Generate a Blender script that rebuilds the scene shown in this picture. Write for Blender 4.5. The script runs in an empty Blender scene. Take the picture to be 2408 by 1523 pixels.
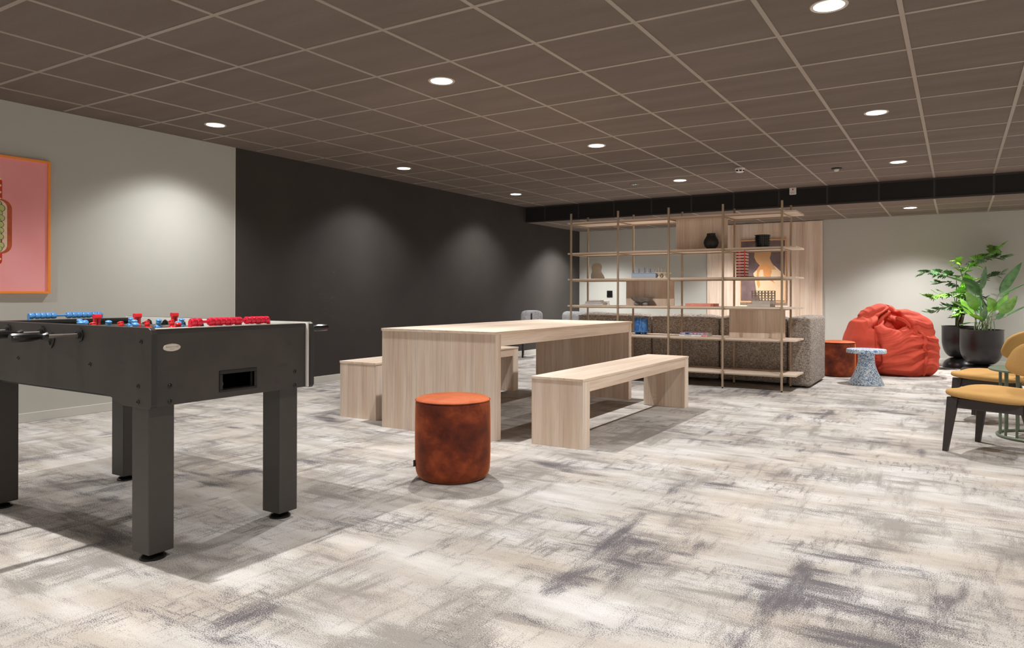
import bpy, bmesh, math, random
from mathutils import Vector, Matrix, noise
random.seed(7)
PI = math.pi
scene = bpy.context.scene
C = scene.collection

# ------------------------------------------------------------------ camera
FPX, YAW, ROLL, CX, CY = 1678.0, -0.5497, 0.0025, 1223.76, 693.44
CAM = Vector((5.643, -2.2886, 0.970))
cd = bpy.data.cameras.new('camera')
cam = bpy.data.objects.new('camera', cd); C.objects.link(cam)
fw = Vector((math.sin(YAW), math.cos(YAW), 0)); rt = Vector((math.cos(YAW), -math.sin(YAW), 0))
r2 = rt*math.cos(ROLL) + Vector((0, 0, 1))*math.sin(ROLL); u2 = r2.cross(fw)
M = Matrix((( r2.x, u2.x, -fw.x, CAM.x), (r2.y, u2.y, -fw.y, CAM.y), (r2.z, u2.z, -fw.z, CAM.z), (0, 0, 0, 1)))
cam.matrix_world = M
cd.sensor_fit = 'HORIZONTAL'; cd.sensor_width = 36.0; cd.lens = 36.0*FPX/2408
cd.shift_x = (1204-CX)/2408; cd.shift_y = (CY-761.5)/2408
cd.clip_start = 0.05; cd.clip_end = 60
scene.camera = cam

# ------------------------------------------------------------------ world and exposure
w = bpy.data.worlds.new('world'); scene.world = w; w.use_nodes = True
w.node_tree.nodes['Background'].inputs[0].default_value = (1.0, 0.87, 0.74, 1)  # added warm ambient fill, in place of bounce light from the omitted walls
vs = scene.view_settings
vs.view_transform = 'Standard'; vs.look = 'None'; vs.gamma = 1.0; vs.use_curve_mapping = False
vs.exposure = 0.46
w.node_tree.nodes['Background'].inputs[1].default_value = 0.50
SPOT_W = 180.0
SPOT_COL = (1.0, 0.982, 0.962)

# ------------------------------------------------------------------ mesh helpers
class MB:
    def __init__(s): s.v = []; s.f = []; s.m = []
    def add(s, vs_, fs, mi=0):
        b = len(s.v); s.v += [tuple(v) for v in vs_]
        for f in fs: s.f.append(tuple(b+i for i in f)); s.m.append(mi)
        return s
    def box(s, x0, x1, y0, y1, z0, z1, mi=0):
        return s.add([(x0,y0,z0),(x1,y0,z0),(x1,y1,z0),(x0,y1,z0),(x0,y0,z1),(x1,y0,z1),(x1,y1,z1),(x0,y1,z1)],
                     [(3,2,1,0),(4,5,6,7),(0,1,5,4),(1,2,6,5),(2,3,7,6),(3,0,4,7)], mi)
    def prism(s, pts, axis, a, b, mi=0):
        """polygon pts in the two other axes extruded from a to b along axis"""
        def P(p, t):
            return {'x': (t, p[0], p[1]), 'y': (p[0], t, p[1]), 'z': (p[0], p[1], t)}[axis]
        n = len(pts)
        vs_ = [P(p, a) for p in pts] + [P(p, b) for p in pts]
        fs = [tuple(range(n-1, -1, -1)), tuple(range(n, 2*n))] + [(i, (i+1) % n, n+(i+1) % n, n+i) for i in range(n)]
        return s.add(vs_, fs, mi)
    def lathe(s, prof, cx=0, cy=0, n=32, cap=True, mi=0, fr=None):
        vs_ = []
        for r, z in prof:
            for k in range(n):
                a = 2*PI*k/n; rr = r*(fr(a, z) if fr else 1)
                vs_.append((cx+rr*math.cos(a), cy+rr*math.sin(a), z))
        fs = []
        for j in range(len(prof)-1):
            for k in range(n):
                k2 = (k+1) % n
                fs.append((j*n+k, j*n+k2, (j+1)*n+k2, (j+1)*n+k))
        if cap:
            if prof[0][0] > 1e-4: fs.append(tuple(range(n-1, -1, -1)))
            if prof[-1][0] > 1e-4: fs.append(tuple((len(prof)-1)*n+k for k in range(n)))
        return s.add(vs_, fs, mi)
    def tube(s, pts, r, n=10, mi=0, closed=False):
        pts = [Vector(p) for p in pts]; m = len(pts); rings = []
        rr = r if hasattr(r, '__len__') else [r]*m
        up = None
        for i, p in enumerate(pts):
            if closed: t = (pts[(i+1) % m]-pts[i-1])
            else: t = pts[min(i+1, m-1)]-pts[max(i-1, 0)]
            t.normalize()
            if up is None:
                up = Vector((0, 0, 1)) if abs(t.z) < .9 else Vector((1, 0, 0))
            a = t.cross(up); a.normalize(); b = a.cross(t); b.normalize(); up = b
            rings.append([p+a*math.cos(2*PI*k/n)*rr[i]+b*math.sin(2*PI*k/n)*rr[i] for k in range(n)])
        vs_ = [q for R in rings for q in R]; fs = []
        for j in range(m if closed else m-1):
            j2 = (j+1) % m
            for k in range(n):
                k2 = (k+1) % n; fs.append((j*n+k, j*n+k2, j2*n+k2, j2*n+k))
        if not closed: fs += [tuple(range(n-1, -1, -1)), tuple((m-1)*n+k for k in range(n))]
        return s.add(vs_, fs, mi)
    def ball(s, c, r, nu=16, nv=10, mi=0, e=1.0, fn=None):
        """superellipsoid; r = (rx,ry,rz); e<1 boxier"""
        if not hasattr(r, '__len__'): r = (r, r, r)
        g = lambda t: math.copysign(abs(t)**e, t)
        vs_ = [(c[0], c[1], c[2]-r[2])]
        for j in range(1, nv):
            ph = -PI/2+PI*j/nv
            for k in range(nu):
                th = 2*PI*k/nu
                p = (c[0]+r[0]*g(math.cos(ph))*g(math.cos(th)), c[1]+r[1]*g(math.cos(ph))*g(math.sin(th)), c[2]+r[2]*g(math.sin(ph)))
                vs_.append(p)
        vs_.append((c[0], c[1], c[2]+r[2]))
        if fn: vs_ = [fn(Vector(p)) for p in vs_]
        fs = [(0, 1+(k+1) % nu, 1+k) for k in range(nu)]
        for j in range(nv-2):
            for k in range(nu):
                k2 = (k+1) % nu; fs.append((1+j*nu+k, 1+j*nu+k2, 1+(j+1)*nu+k2, 1+(j+1)*nu+k))
        L = len(vs_)-1; b = 1+(nv-2)*nu
        fs += [(b+k, b+(k+1) % nu, L) for k in range(nu)]
        return s.add(vs_, fs, mi)
    def xform(s, fn, start=0):
        s.v[start:] = [tuple(fn(Vector(p))) for p in s.v[start:]]; return s

def wloc(o):
    v = Vector((0, 0, 0))
    while o is not None: v += o.location; o = o.parent
    return v
def part(name, mb, mat, parent=None, bevel=0, smooth=False, seg=2, sub=0, local=False, angle=None):
    me = bpy.data.meshes.new(name)
    off = Vector((0, 0, 0)) if (parent is None or local) else wloc(parent)
    me.from_pydata([tuple(Vector(v)-off) for v in mb.v], [], mb.f)
    mats = mat if isinstance(mat, (list, tuple)) else [mat]
    for m_ in mats: me.materials.append(m_)
    for p, mi in zip(me.polygons, mb.m): p.material_index = mi
    bm = bmesh.new(); bm.from_mesh(me)
    bmesh.ops.recalc_face_normals(bm, faces=bm.faces)
    if bevel:
        es = [e for e in bm.edges if e.is_manifold and e.calc_face_angle(0) > 0.5]
        bmesh.ops.bevel(bm, geom=es, offset=bevel, segments=seg, profile=.5, affect='EDGES', clamp_overlap=True)
    bm.to_mesh(me); bm.free()
    if smooth:
        for p in me.polygons: p.use_smooth = True
        if angle is None: angle = 0.7
        try: me.set_sharp_from_angle(angle=angle)
        except Exception: pass
    o = bpy.data.objects.new(name, me); C.objects.link(o)
    if parent: o.parent = parent
    if sub:
        sm = o.modifiers.new('sub', 'SUBSURF'); sm.levels = sub; sm.render_levels = sub
    return o
def tag(o, label, cat, group=None, kind=None):
    if label: o['label'] = label
    if cat: o['category'] = cat
    if group: o['group'] = group
    if kind: o['kind'] = kind
    return o
def thing(name, label, cat, loc=(0, 0, 0), rz=0, group=None):
    o = bpy.data.objects.new(name, None); C.objects.link(o); o.empty_display_size = .1
    o.location = loc; o.rotation_euler = (0, 0, rz)
    return tag(o, label, cat, group)
def struct(name, mb, mat, parent=None, **k):
    o = part(name, mb, mat, parent, **k)
    o['kind'] = 'structure'
    return o
def copy_tree(o, parent=None):
    c = o.copy(); C.objects.link(c)
    if parent: c.parent = parent
    for ch in [x for x in bpy.data.objects if x.parent == o]: copy_tree(ch, c)
    return c
def text(name, s, size, mat, parent, loc, rot, ext=.0004, align='CENTER'):
    cu = bpy.data.curves.new(name, 'FONT'); cu.body = s; cu.size = size; cu.extrude = ext
    cu.align_x = align; cu.align_y = 'CENTER'; cu.materials.append(mat)
    tmp = bpy.data.objects.new('tmp', cu); C.objects.link(tmp)
    me = bpy.data.meshes.new_from_object(tmp.evaluated_get(bpy.context.evaluated_depsgraph_get())); bpy.data.objects.remove(tmp)
    me.materials.clear(); me.materials.append(mat)
    o = bpy.data.objects.new(name, me); C.objects.link(o); o.parent = parent
    o.location = Vector(loc)-wloc(parent); o.rotation_euler = rot
    return o

# ------------------------------------------------------------------ materials
def srgb(r, g, b):
    f = lambda c: (c/255/12.92) if c/255 <= .04045 else ((c/255+.055)/1.055)**2.4
    return (f(r), f(g), f(b), 1)
class NT:
    def __init__(s, name, rough=.5, metal=0, spec=.5):
        s.m = bpy.data.materials.new(name); s.m.use_nodes = True; s.t = s.m.node_tree
        s.b = s.t.nodes['Principled BSDF']
        s.b.inputs['Roughness'].default_value = rough; s.b.inputs['Metallic'].default_value = metal
        s.b.inputs['Specular IOR Level'].default_value = spec
        s.tc = None
    def n(s, typ, **k):
        o = s.t.nodes.new(typ)
        for a, v in k.items(): setattr(o, a, v)
        return o
    def l(s, a, b): s.t.links.new(a, b)
    def coord(s, scale=(1, 1, 1), rot=(0, 0, 0), loc=(0, 0, 0)):
        if not s.tc: s.tc = s.n('ShaderNodeTexCoord')
        mp = s.n('ShaderNodeMapping'); mp.inputs['Scale'].default_value = scale
        mp.inputs['Rotation'].default_value = rot; mp.inputs['Location'].default_value = loc
        s.l(s.tc.outputs['Object'], mp.inputs[0]); return mp.outputs[0]
    def noise(s, scale, vec=None, detail=4, rough=.55, dist=0):
        o = s.n('ShaderNodeTexNoise'); o.inputs['Scale'].default_value = scale
        o.inputs['Detail'].default_value = detail; o.inputs['Roughness'].default_value = rough
        o.inputs['Distortion'].default_value = dist
        s.l(vec if vec is not None else s.coord(), o.inputs['Vector']); return o.outputs['Fac']
    def ramp(s, fac, stops, interp='LINEAR'):
        o = s.n('ShaderNodeValToRGB'); o.color_ramp.interpolation = interp
        el = o.color_ramp.elements
        while len(el) > 1: el.remove(el[-1])
        el[0].position = stops[0][0]; el[0].color = stops[0][1]
        for p, c in stops[1:]: e = el.new(p); e.color = c
        s.l(fac, o.inputs[0]); return o.outputs[0]
    def math(s, op, a, b=None, clamp=False):
        o = s.n('ShaderNodeMath', operation=op); o.use_clamp = clamp
        for i, x in enumerate((a, b)):
            if x is None: continue
            if isinstance(x, (int, float)): o.inputs[i].default_value = x
            else: s.l(x, o.inputs[i])
        return o.outputs[0]
    def mix(s, fac, a, b, blend='MIX'):
        o = s.n('ShaderNodeMix', data_type='RGBA', blend_type=blend)
        for i, x in ((0, fac), (6, a), (7, b)):
            if isinstance(x, (int, float)): o.inputs[i].default_value = x
            elif isinstance(x, tuple): o.inputs[i].default_value = x
            else: s.l(x, o.inputs[i])
        return o.outputs[2]
    def col(s, c):
        if isinstance(c, tuple): s.b.inputs['Base Color'].default_value = c
        else: s.l(c, s.b.inputs['Base Color'])
        return s
    def bump(s, h, strength=.3, dist=.002):
        o = s.n('ShaderNodeBump'); o.inputs['Strength'].default_value = strength; o.inputs['Distance'].default_value = dist
        s.l(h, o.inputs['Height']); s.l(o.outputs[0], s.b.inputs['Normal']); return s
G = lambda v: (v, v, v, 1)

def plain(name, c, rough=.5, metal=0, var=.06, vs_=30, bump=0, spec=.5):
    t = NT(name, rough, metal, spec)
    n = t.noise(vs_, detail=3)
    lo = tuple(x*(1-var) for x in c[:3])+(1,); hi = tuple(min(1, x*(1+var)) for x in c[:3])+(1,)
    t.col(t.ramp(n, [(.3, lo), (.7, hi)]))
    if bump: t.bump(t.noise(vs_*20, detail=2), bump, .001)
    return t.m
def wood(name, axis, k=1.0):
    """ash laminate, grain along axis"""
    t = NT(name, .45, 0, .35)
    sc = {'x': (.35, 1, 1), 'y': (1, .35, 1), 'z': (1, 1, .25)}[axis]
    sc2 = {'x': (.02, 1, 1), 'y': (1, .02, 1), 'z': (1, 1, .02)}[axis]
    big = t.noise(9, t.coord(tuple(a*1.0 if a == 1 else .06 for a in sc)), detail=3, dist=.4)
    mid = t.noise(45, t.coord(sc2), detail=4, rough=.6)
    fine = t.noise(260, t.coord(sc2, loc=(3, 1, 2)), detail=3)
    c1 = t.ramp(big, [(.33, srgb(209*k, 184*k, 163*k)), (.5, srgb(220*k, 200*k, 181*k)), (.68, srgb(231*k, 215*k, 200*k))])
    c2 = t.ramp(mid, [(.36, G(.80)), (.47, G(.97)), (.62, G(1.0))])
    c3 = t.ramp(fine, [(.35, G(.88)), (.6, G(1.0))])
    t.col(t.mix(1.0, t.mix(.85, c1, c2, 'MULTIPLY'), c3, 'MULTIPLY'))
    t.bump(fine, .05, .0006)
    return t.m
W_X, W_Y, W_Z = wood('ash_wood_grain_x', 'x', 1.04), wood('ash_wood_grain_y', 'y', 1.05), wood('ash_wood_grain_z', 'z', 1.03)

def carpet():
    t = NT('carpet', .95, 0, .1)
    g = t.noise(240, detail=3, rough=.85)                          # tuft scale dissolve
    gf = t.math('SUBTRACT', g, .5)
    def field(lx, ly, seed, blob_scale, kg):
        sx = t.noise(1, t.coord((lx, ly, 1), loc=(seed, seed*.7, 0)), detail=5, rough=.62, dist=.15)
        sy = t.noise(1, t.coord((ly, lx, 1), loc=(seed*1.3, 4-seed, 0)), detail=5, rough=.62, dist=.15)
        m_ = t.math('MAXIMUM', sx, sy)
        b = t.noise(blob_scale, t.coord(loc=(seed*2.1, seed, 0)), detail=3, rough=.6, dist=.3)
        return t.math('ADD', t.math('ADD', t.math('MULTIPLY', m_, .5), t.math('MULTIPLY', b, .5)), t.math('MULTIPLY', gf, kg))
    pale = t.ramp(t.noise(1, t.coord((1.6, 6, 1), loc=(3, 3, 0)), detail=4), [(.36, srgb(183, 177, 170)), (.5, srgb(195, 191, 186)), (.66, srgb(212, 210, 208))])
    warm = t.ramp(t.noise(1.7, t.coord(loc=(9, 9, 0)), detail=3), [(.35, srgb(255, 249, 242)), (.6, G(1))])
    base = t.mix(1.0, pale, warm, 'MULTIPLY')
    mid = t.ramp(field(2.2, 12, 1.7, 1.6, .62), [(.537, G(0)), (.585, G(.9))])
    thin = t.ramp(field(7, 40, 6.1, 2.0, .60), [(.580, G(0)), (.612, G(.8))])
    dark = t.ramp(field(1.6, 7, 3.3, 1.25, .45), [(.573, G(0)), (.613, G(.92))])
    c = t.mix(mid, base, srgb(142, 136, 130))
    c = t.mix(thin, c, srgb(112, 107, 106))
    c = t.mix(dark, c, srgb(94, 90, 95))
    f = t.ramp(t.noise(330, detail=2, rough=.8), [(.34, G(.72)), (.56, G(1.0))])
    t.col(t.mix(1.0, c, f, 'MULTIPLY'))
    t.bump(t.noise(500, detail=2), .4, .003)
    return t.m
CARPET = carpet()
WALL_G = plain('greige_wall_paint', srgb(186, 186, 179), .85, var=.015, vs_=2, bump=.04)
def black_wall():
    t = NT('black_wall_paint', .75, 0, .3)
    n = t.noise(1.2, detail=4)
    base = t.ramp(n, [(.3, srgb(55, 51, 49)), (.7, srgb(63, 59, 56))])
    # chalky scuffs: thin short marks
    wv = t.noise(3.2, t.coord((1, 1, 2.2), rot=(.5, 0, 0)), detail=2, dist=2.5)
    line = t.ramp(wv, [(.497, G(0)), (.5, G(1)), (.503, G(0))])
    gate = t.ramp(t.noise(1.6, t.coord(loc=(3, 7, 1)), detail=2), [(.60, G(0)), (.68, G(.30))])
    t.col(t.mix(t.math('MULTIPLY', line, gate), base, srgb(120, 116, 112)))
    return t.m
WALL_B = black_wall()
WALL_R = plain('greige_side_wall', srgb(190, 182, 170), .85, var=.02, vs_=2)
TILE = plain('dark_ceiling_tile', srgb(92, 84, 77), .9, var=.10, vs_=420, bump=.1)
def tile_mat():
    t = NT('dark_mineral_ceiling_tile', .92, 0, .2)
    n = t.noise(2.2, t.coord((.5, 2.5, 1)), detail=4)
    f = t.noise(260, detail=2)
    t.col(t.mix(1.0, t.ramp(n, [(.3, srgb(114, 102, 94)), (.7, srgb(123, 111, 103))]), t.ramp(f, [(.3, G(.88)), (.6, G(1))]), 'MULTIPLY'))
    t.bump(f, .15, .001)
    return t.m
TILE = tile_mat()
TBAR = plain('ceiling_grid_bar', srgb(158, 147, 136), .5, .1, var=.02)
TBAR_D = plain('dark_grid_bar', srgb(52, 49, 46), .6, .1, var=.02)
TILE_D = plain('black_fascia_tile', srgb(30, 29, 28), .9, var=.1, vs_=200)
SKIRT = plain('painted_skirting', srgb(202, 201, 193), .5, var=.01)
BLACK = plain('black_metal', srgb(30, 27, 26), .35, .3, var=.1)
def scuffed():
    t = NT('black_laminate', .42, 0, .45)
    base = t.ramp(t.noise(6, detail=4), [(.3, srgb(52, 47, 45)), (.7, srgb(62, 57, 54))])
    sm = t.ramp(t.noise(7, t.coord((1, 1, 2.2)), detail=5, rough=.7), [(.60, G(0)), (.70, G(.55))])
    t.col(t.mix(sm, base, srgb(38, 34, 32)))
    t.bump(t.noise(700, detail=1), .15, .0006)
    return t.m
FB_BLACK = scuffed()
FB_EDGE = plain('black_edge_band', srgb(34, 32, 31), .3, 0, var=.15, vs_=300, bump=.2)
FB_LEG = plain('charcoal_leg_laminate', srgb(60, 56, 53), .4, 0, var=.06)
WHITE = plain('white_laminate', srgb(235, 232, 228), .35, var=.01)
PLASTIC_B = plain('black_plastic', srgb(22, 21, 21), .25, 0, var=.1)
CHROME = plain('chrome', srgb(215, 210, 205), .25, 1, var=.02)
RED = plain('red_plastic', srgb(226, 40, 48), .28, var=.04)
BEADR = plain('crimson_bead_plastic', srgb(222, 34, 62), .28, var=.04)
BLUE = plain('blue_plastic', srgb(90, 150, 215), .28, var=.04)
FIELD = plain('playing_field', srgb(70, 110, 80), .4, var=.03)
SILVER = plain('silver_badge', srgb(205, 198, 188), .35, .3, var=.02)
BRASS = plain('beige_metal_post', srgb(172, 152, 128), .42, .25, var=.02)
BEANRED = None
def velvet(name, c1, c2, c3):
    t = NT(name, .65, 0, .25)
    n = t.noise(5.5, t.coord((1, 1, 1.2)), detail=5, rough=.6, dist=.2)
    t.col(t.ramp(n, [(.35, c1), (.52, c2), (.72, c3)]))
    t.b.inputs['Sheen Weight'].default_value = .9
    t.b.inputs['Sheen Roughness'].default_value = .35
    t.b.inputs['Sheen Tint'].default_value = srgb(255, 150, 90)
    t.bump(t.noise(9, detail=4), .25, .01)
    return t.m
VELVET_SHADE = velvet('rust_velvet_shaded', srgb(64, 24, 14), srgb(104, 42, 22), srgb(156, 74, 38))  # same velvet darkened: shade on the pouf sides put into the colour
VELVET_LIT = velvet('rust_velvet_lit_top', srgb(190, 94, 54), srgb(212, 112, 70), srgb(228, 132, 88))  # brighter copy: light falling on the pouf top painted into its colour
def fabric(name, dark, light, warp=(1, 1, 1), lo=.43, hi=.66, sc=1):
    t = NT(name, .95, 0, .1)
    a = t.noise(1, t.coord((42*sc, 42*sc, 420*sc)), detail=3, rough=.75)
    b = t.noise(1, t.coord((420*sc, 420*sc, 70*sc), loc=(2, 5, 1)), detail=2, rough=.7)
    big = t.noise(6, detail=2)
    v = t.math('ADD', t.math('MULTIPLY', a, .6), t.math('MULTIPLY', b, .4))
    c = t.ramp(v, [(lo, dark), (hi, light)])
    t.col(t.mix(1.0, c, t.ramp(big, [(.3, G(.92)), (.7, G(1.0))]), 'MULTIPLY'))
    t.bump(v, .5, .003)
    return t.m
SOFA = fabric('tweed_sofa_fabric', srgb(104, 90, 78), srgb(240, 232, 224), sc=.85, lo=.44, hi=.66)
BOUCLE = fabric('pale_grey_boucle', srgb(150, 150, 154), srgb(232, 232, 234), sc=.7)
OCHRE = plain('ochre_wool', srgb(198, 156, 98), .95, var=.14, vs_=420, bump=.5, spec=.1)
DKWOOD = plain('dark_stained_wood', srgb(50, 42, 41), .5, var=.12, vs_=40)
GREENM = plain('sage_green_metal', srgb(112, 124, 104), .4, .1, var=.03)
def terrazzo():
    t = NT('blue_white_speckle', .35, 0, .4)
    n = t.noise(70, detail=2, rough=.55, dist=1.2)
    t.col(t.ramp(n, [(.40, srgb(60, 110, 160)), (.45, srgb(110, 150, 190)), (.50, srgb(205, 216, 224)), (.7, srgb(232, 236, 238))], 'LINEAR'))
    return t.m
TERR = terrazzo()
POT = plain('gloss_black_pot', srgb(34, 31, 32), .34, .2, var=.05)
SOIL = plain('soil', srgb(44, 36, 30), .95, var=.3, vs_=80)
def leafmat(name, a, b):
    t = NT(name, .30, 0, .6)
    t.col(t.ramp(t.noise(14, detail=3), [(.3, a), (.7, b)]))
    t.b.inputs['Subsurface Weight'].default_value = 0.0
    return t.m
LEAF1 = leafmat('leaf_green', srgb(88, 148, 56), srgb(138, 194, 76))
LEAF2 = leafmat('leaf_dark_green', srgb(58, 100, 56), srgb(96, 142, 84))
LEAF3 = leafmat('leaf_bright_green', srgb(120, 190, 50), srgb(150, 210, 70))
STEM = plain('stem_green', srgb(96, 116, 72), .5, var=.1)
TRUNK = plain('brown_stem', srgb(92, 76, 56), .8, var=.2)
ORANGE = plain('orange_frame', srgb(250, 150, 62), .45, var=.02)
def emit(name, c, s):
    m = bpy.data.materials.new(name); m.use_nodes = True; t = m.node_tree; t.nodes.clear()
    e = t.nodes.new('ShaderNodeEmission'); e.inputs[0].default_value = c; e.inputs[1].default_value = s
    o = t.nodes.new('ShaderNodeOutputMaterial'); t.links.new(e.outputs[0], o.inputs[0]); return m
LAMP = emit('lamp_lens', (1, .97, .93, 1), 6)
REFL = plain('white_reflector', srgb(240, 238, 234), .3, 0, var=.01)
TRIMR = plain('downlight_trim', srgb(205, 196, 186), .35, .2, var=.01)

# ------------------------------------------------------------------ room shell
XW, XR, YF, YB, YS, H, HL = -0.36, 9.24, -4.5, 9.61, 7.67, 2.398, 2.15
YSEAM = 2.186
LIGHTS = [(x, y, H) for y in (-3.3, -.9, 1.5, 3.9, 6.3) for x in (.3, 2.7, 5.1, 7.5)] + [(x, 8.58, HL) for x in (.3, 2.7, 5.1, 7.5)]
RH = .072
mb = MB().box(XW-.1, XR+.1, YF-.1, YB+.1, -.1, 0); struct('floor', mb, CARPET)
struct('wall_left', MB().box(XW-.1, XW, YF-.1, YSEAM, 0, H), WALL_G)
struct('wall_left_black', MB().box(XW-.1, XW, YSEAM, YB+.1, 0, H), WALL_B)
struct('wall_back', MB().box(XW, XR+.1, YB, YB+.1, 0, H), WALL_G)
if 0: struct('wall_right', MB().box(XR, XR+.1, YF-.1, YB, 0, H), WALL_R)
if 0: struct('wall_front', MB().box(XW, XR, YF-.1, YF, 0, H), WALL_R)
struct('trim_1', MB().box(XW, XW+.004, YSEAM-.005, YSEAM+.001, .07, H), SKIRT)
def skirt(name, x0, x1, y0, y1): struct(name, MB().box(x0, x1, y0, y1, 0, .07), SKIRT, bevel=.003)
skirt('baseboard_left', XW, XW+.014, YF, YB); skirt('baseboard_back', XW+.014, XR-.014, YB-.014, YB)


def ceiling(name, x0, x1, y0, y1, z, spots, j0, th=.012, yo=0.0):
    """mineral tiles on a 0.6 m grid, each downlight tile with a round hole"""
    m = MB(); N = 32
    i = math.floor((x0+1e-6)/.6)
    while i*.6 < x1-1e-6:
        a, b = max(x0, i*.6), min(x1, (i+1)*.6)
        j = math.floor((y0-yo+1e-6)/.6)
        while j*.6+yo < y1-1e-6:
            c, d = max(y0, j*.6+yo), min(y1, (j+1)*.6+yo)
            hit = [s for s in spots if a < s[0] < b and c < s[1] < d]
            if not hit:
                m.box(a, b, c, d, z, z+th)
            else:
                sx, sy = hit[0][:2]; vs_ = []; 
                for k in range(N):
                    an = 2*PI*(k+.5)/N; ca, sa = math.cos(an), math.sin(an)
                    t = min(((b-sx) if ca > 0 else (sx-a))/abs(ca), ((d-sy) if sa > 0 else (sy-c))/abs(sa))
                    vs_ += [(sx+RH*ca, sy+RH*sa, z), (sx+t*ca, sy+t*sa, z)]
                cor = {0: (b, d), 1: (a, d), 2: (a, c), 3: (b, c)}
                fs = []
                for k in range(N):
                    k2 = (k+1) % N; f = [2*k, 2*k+1]
                    if (k+1) % 8 == 4 and False: pass
                    p, q = vs_[2*k+1], vs_[2*k2+1]
                    if abs(p[0]-q[0]) > 1e-6 and abs(p[1]-q[1]) > 1e-6:
                        cx_ = b if max(p[0], q[0]) > sx and (abs(p[0]-b) < 1e-6 or abs(q[0]-b) < 1e-6) else a
                        cy_ = d if (abs(p[1]-d) < 1e-6 or abs(q[1]-d) < 1e-6) else c
                        vs_.append((cx_, cy_, z)); f.append(len(vs_)-1)
                    f += [2*k2+1, 2*k2]; fs.append(tuple(f))
                m.add(vs_, fs)
            j += 1
        i += 1
    return m
struct('ceiling', ceiling('c', XW, XR, YF, YS+.02, H, LIGHTS, 0), TILE)
struct('ceiling_low', ceiling('c', XW, XR, YS, YB, HL, LIGHTS[-4:], 0, yo=8.28-8.4), TILE)
# closed void above the tiles
struct('wall_plenum', MB().box(XW-.1, XR+.1, YF-.1, YB+.1, H+.3, H+.35).box(XW-.1, XW, YF-.1, YB+.1, H, H+.3).box(XR, XR+.1, YF-.1, YB+.1, H, H+.3)
       .box(XW, XR, YF-.1, YF, H, H+.3).box(XW, XR, YB, YB+.1, H, H+.3), TILE_D)
def grid(x0, x1, y0, y1, z, yo=0.0):
    m = MB(); i = math.ceil(x0/.6)
    while i*.6 < x1:
        m.box(i*.6-.012, i*.6+.012, y0, y1, z-.004, z+.002); i += 1
    j = math.ceil((y0-yo)/.6)
    while j*.6+yo < y1:
        m.box(x0, x1, j*.6+yo-.012, j*.6+yo+.012, z-.0035, z+.002); j += 1
    return m
struct('trim_2', grid(XW+.05, XR, YF, YS-.02, H), TBAR)
struct('trim_3', grid(XW+.05, XR, YS+.04, YB, HL, yo=8.28-8.4), TBAR)
struct('wall_fascia', MB().box(XW, XR, YS, YS+.02, HL, H), TILE_D)
m = MB()
for i in range(0, 16): m.box(i*.6-.012, i*.6+.012, YS-.004, YS+.001, HL, H)
m.box(XW, XR, YS-.006, YS+.001, H-.022, H-.001).box(XW, XR, YS-.006, YS+.022, HL-.003, HL+.018)
struct('trim_4', m, TBAR_D)

# ------------------------------------------------------------------ downlights
def downlight(x, y, z, label, group):
    t = thing('recessed_downlight', label, 'downlight', (x, y, z), 0, group)
    part('trim_ring', MB().lathe([(RH-.001, -.001), (RH+.014, -.004), (RH+.017, .0), (RH-.001, .0)], n=40, cap=False), TRIMR, t, smooth=True, local=True)
    part('reflector', MB().lathe([(RH-.001, -.001), (RH-.004, .02), (.058, .0535), (.058, .12), (.02, .12), (.0, .12)], n=40, cap=False), REFL, t, smooth=True, local=True)
    part('lens', MB().lathe([(.0, .058), (.05, .058), (.05, .06), (0, .06)], n=32, cap=False), LAMP, t, local=True)
    ld = bpy.data.lights.new('downlight_beam', 'SPOT'); ld.energy = SPOT_W*(1.7 if z < 2.3 else .74 if x < 1 else 1.0); ld.color = SPOT_COL
    ld.spot_size = math.radians(128); ld.spot_blend = 1.0; ld.shadow_soft_size = .020
    lo = bpy.data.objects.new('downlight_beam', ld); C.objects.link(lo); lo.parent = t
    lo.location = (0, 0, .0535)
POS = {(.3, 1.5): 'round recessed downlight nearest the greige wall, left of the black wall seam',
       (2.7, 1.5): 'bright round recessed downlight above the long wooden table, top middle',
       (5.1, 1.5): 'largest recessed downlight, cut by the top edge of the photo',
       (.3, 3.9): 'recessed downlight close to the black wall, the nearer of the two there',
       (2.7, 3.9): 'recessed downlight over the far end of the wooden table',
       (5.1, 3.9): 'recessed downlight right of the white smoke detector, nearer one of its row',
       (.3, 6.3): 'recessed downlight close to the black wall, the farther of the two there',
       (2.7, 6.3): 'recessed downlight between ceiling sensor and smoke detector, above the shelving',
       (5.1, 6.3): 'recessed downlight just in front of the dark ceiling step on the right',
       (.3, 8.58): 'recessed downlight in the lowered ceiling seen under the top shelf at left',
       (2.7, 8.58): 'recessed downlight in the lowered ceiling above the wooden wall panel',
       (5.1, 8.58): 'recessed downlight in the lowered ceiling above the red beanbag'}
for (x, y, z) in LIGHTS:
    L = POS.get((x, y))
    downlight(x, y, z, L or 'recessed downlight of the same ceiling, outside the photo', 'recessed ceiling downlights' if L else 'downlights out of view')

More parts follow.
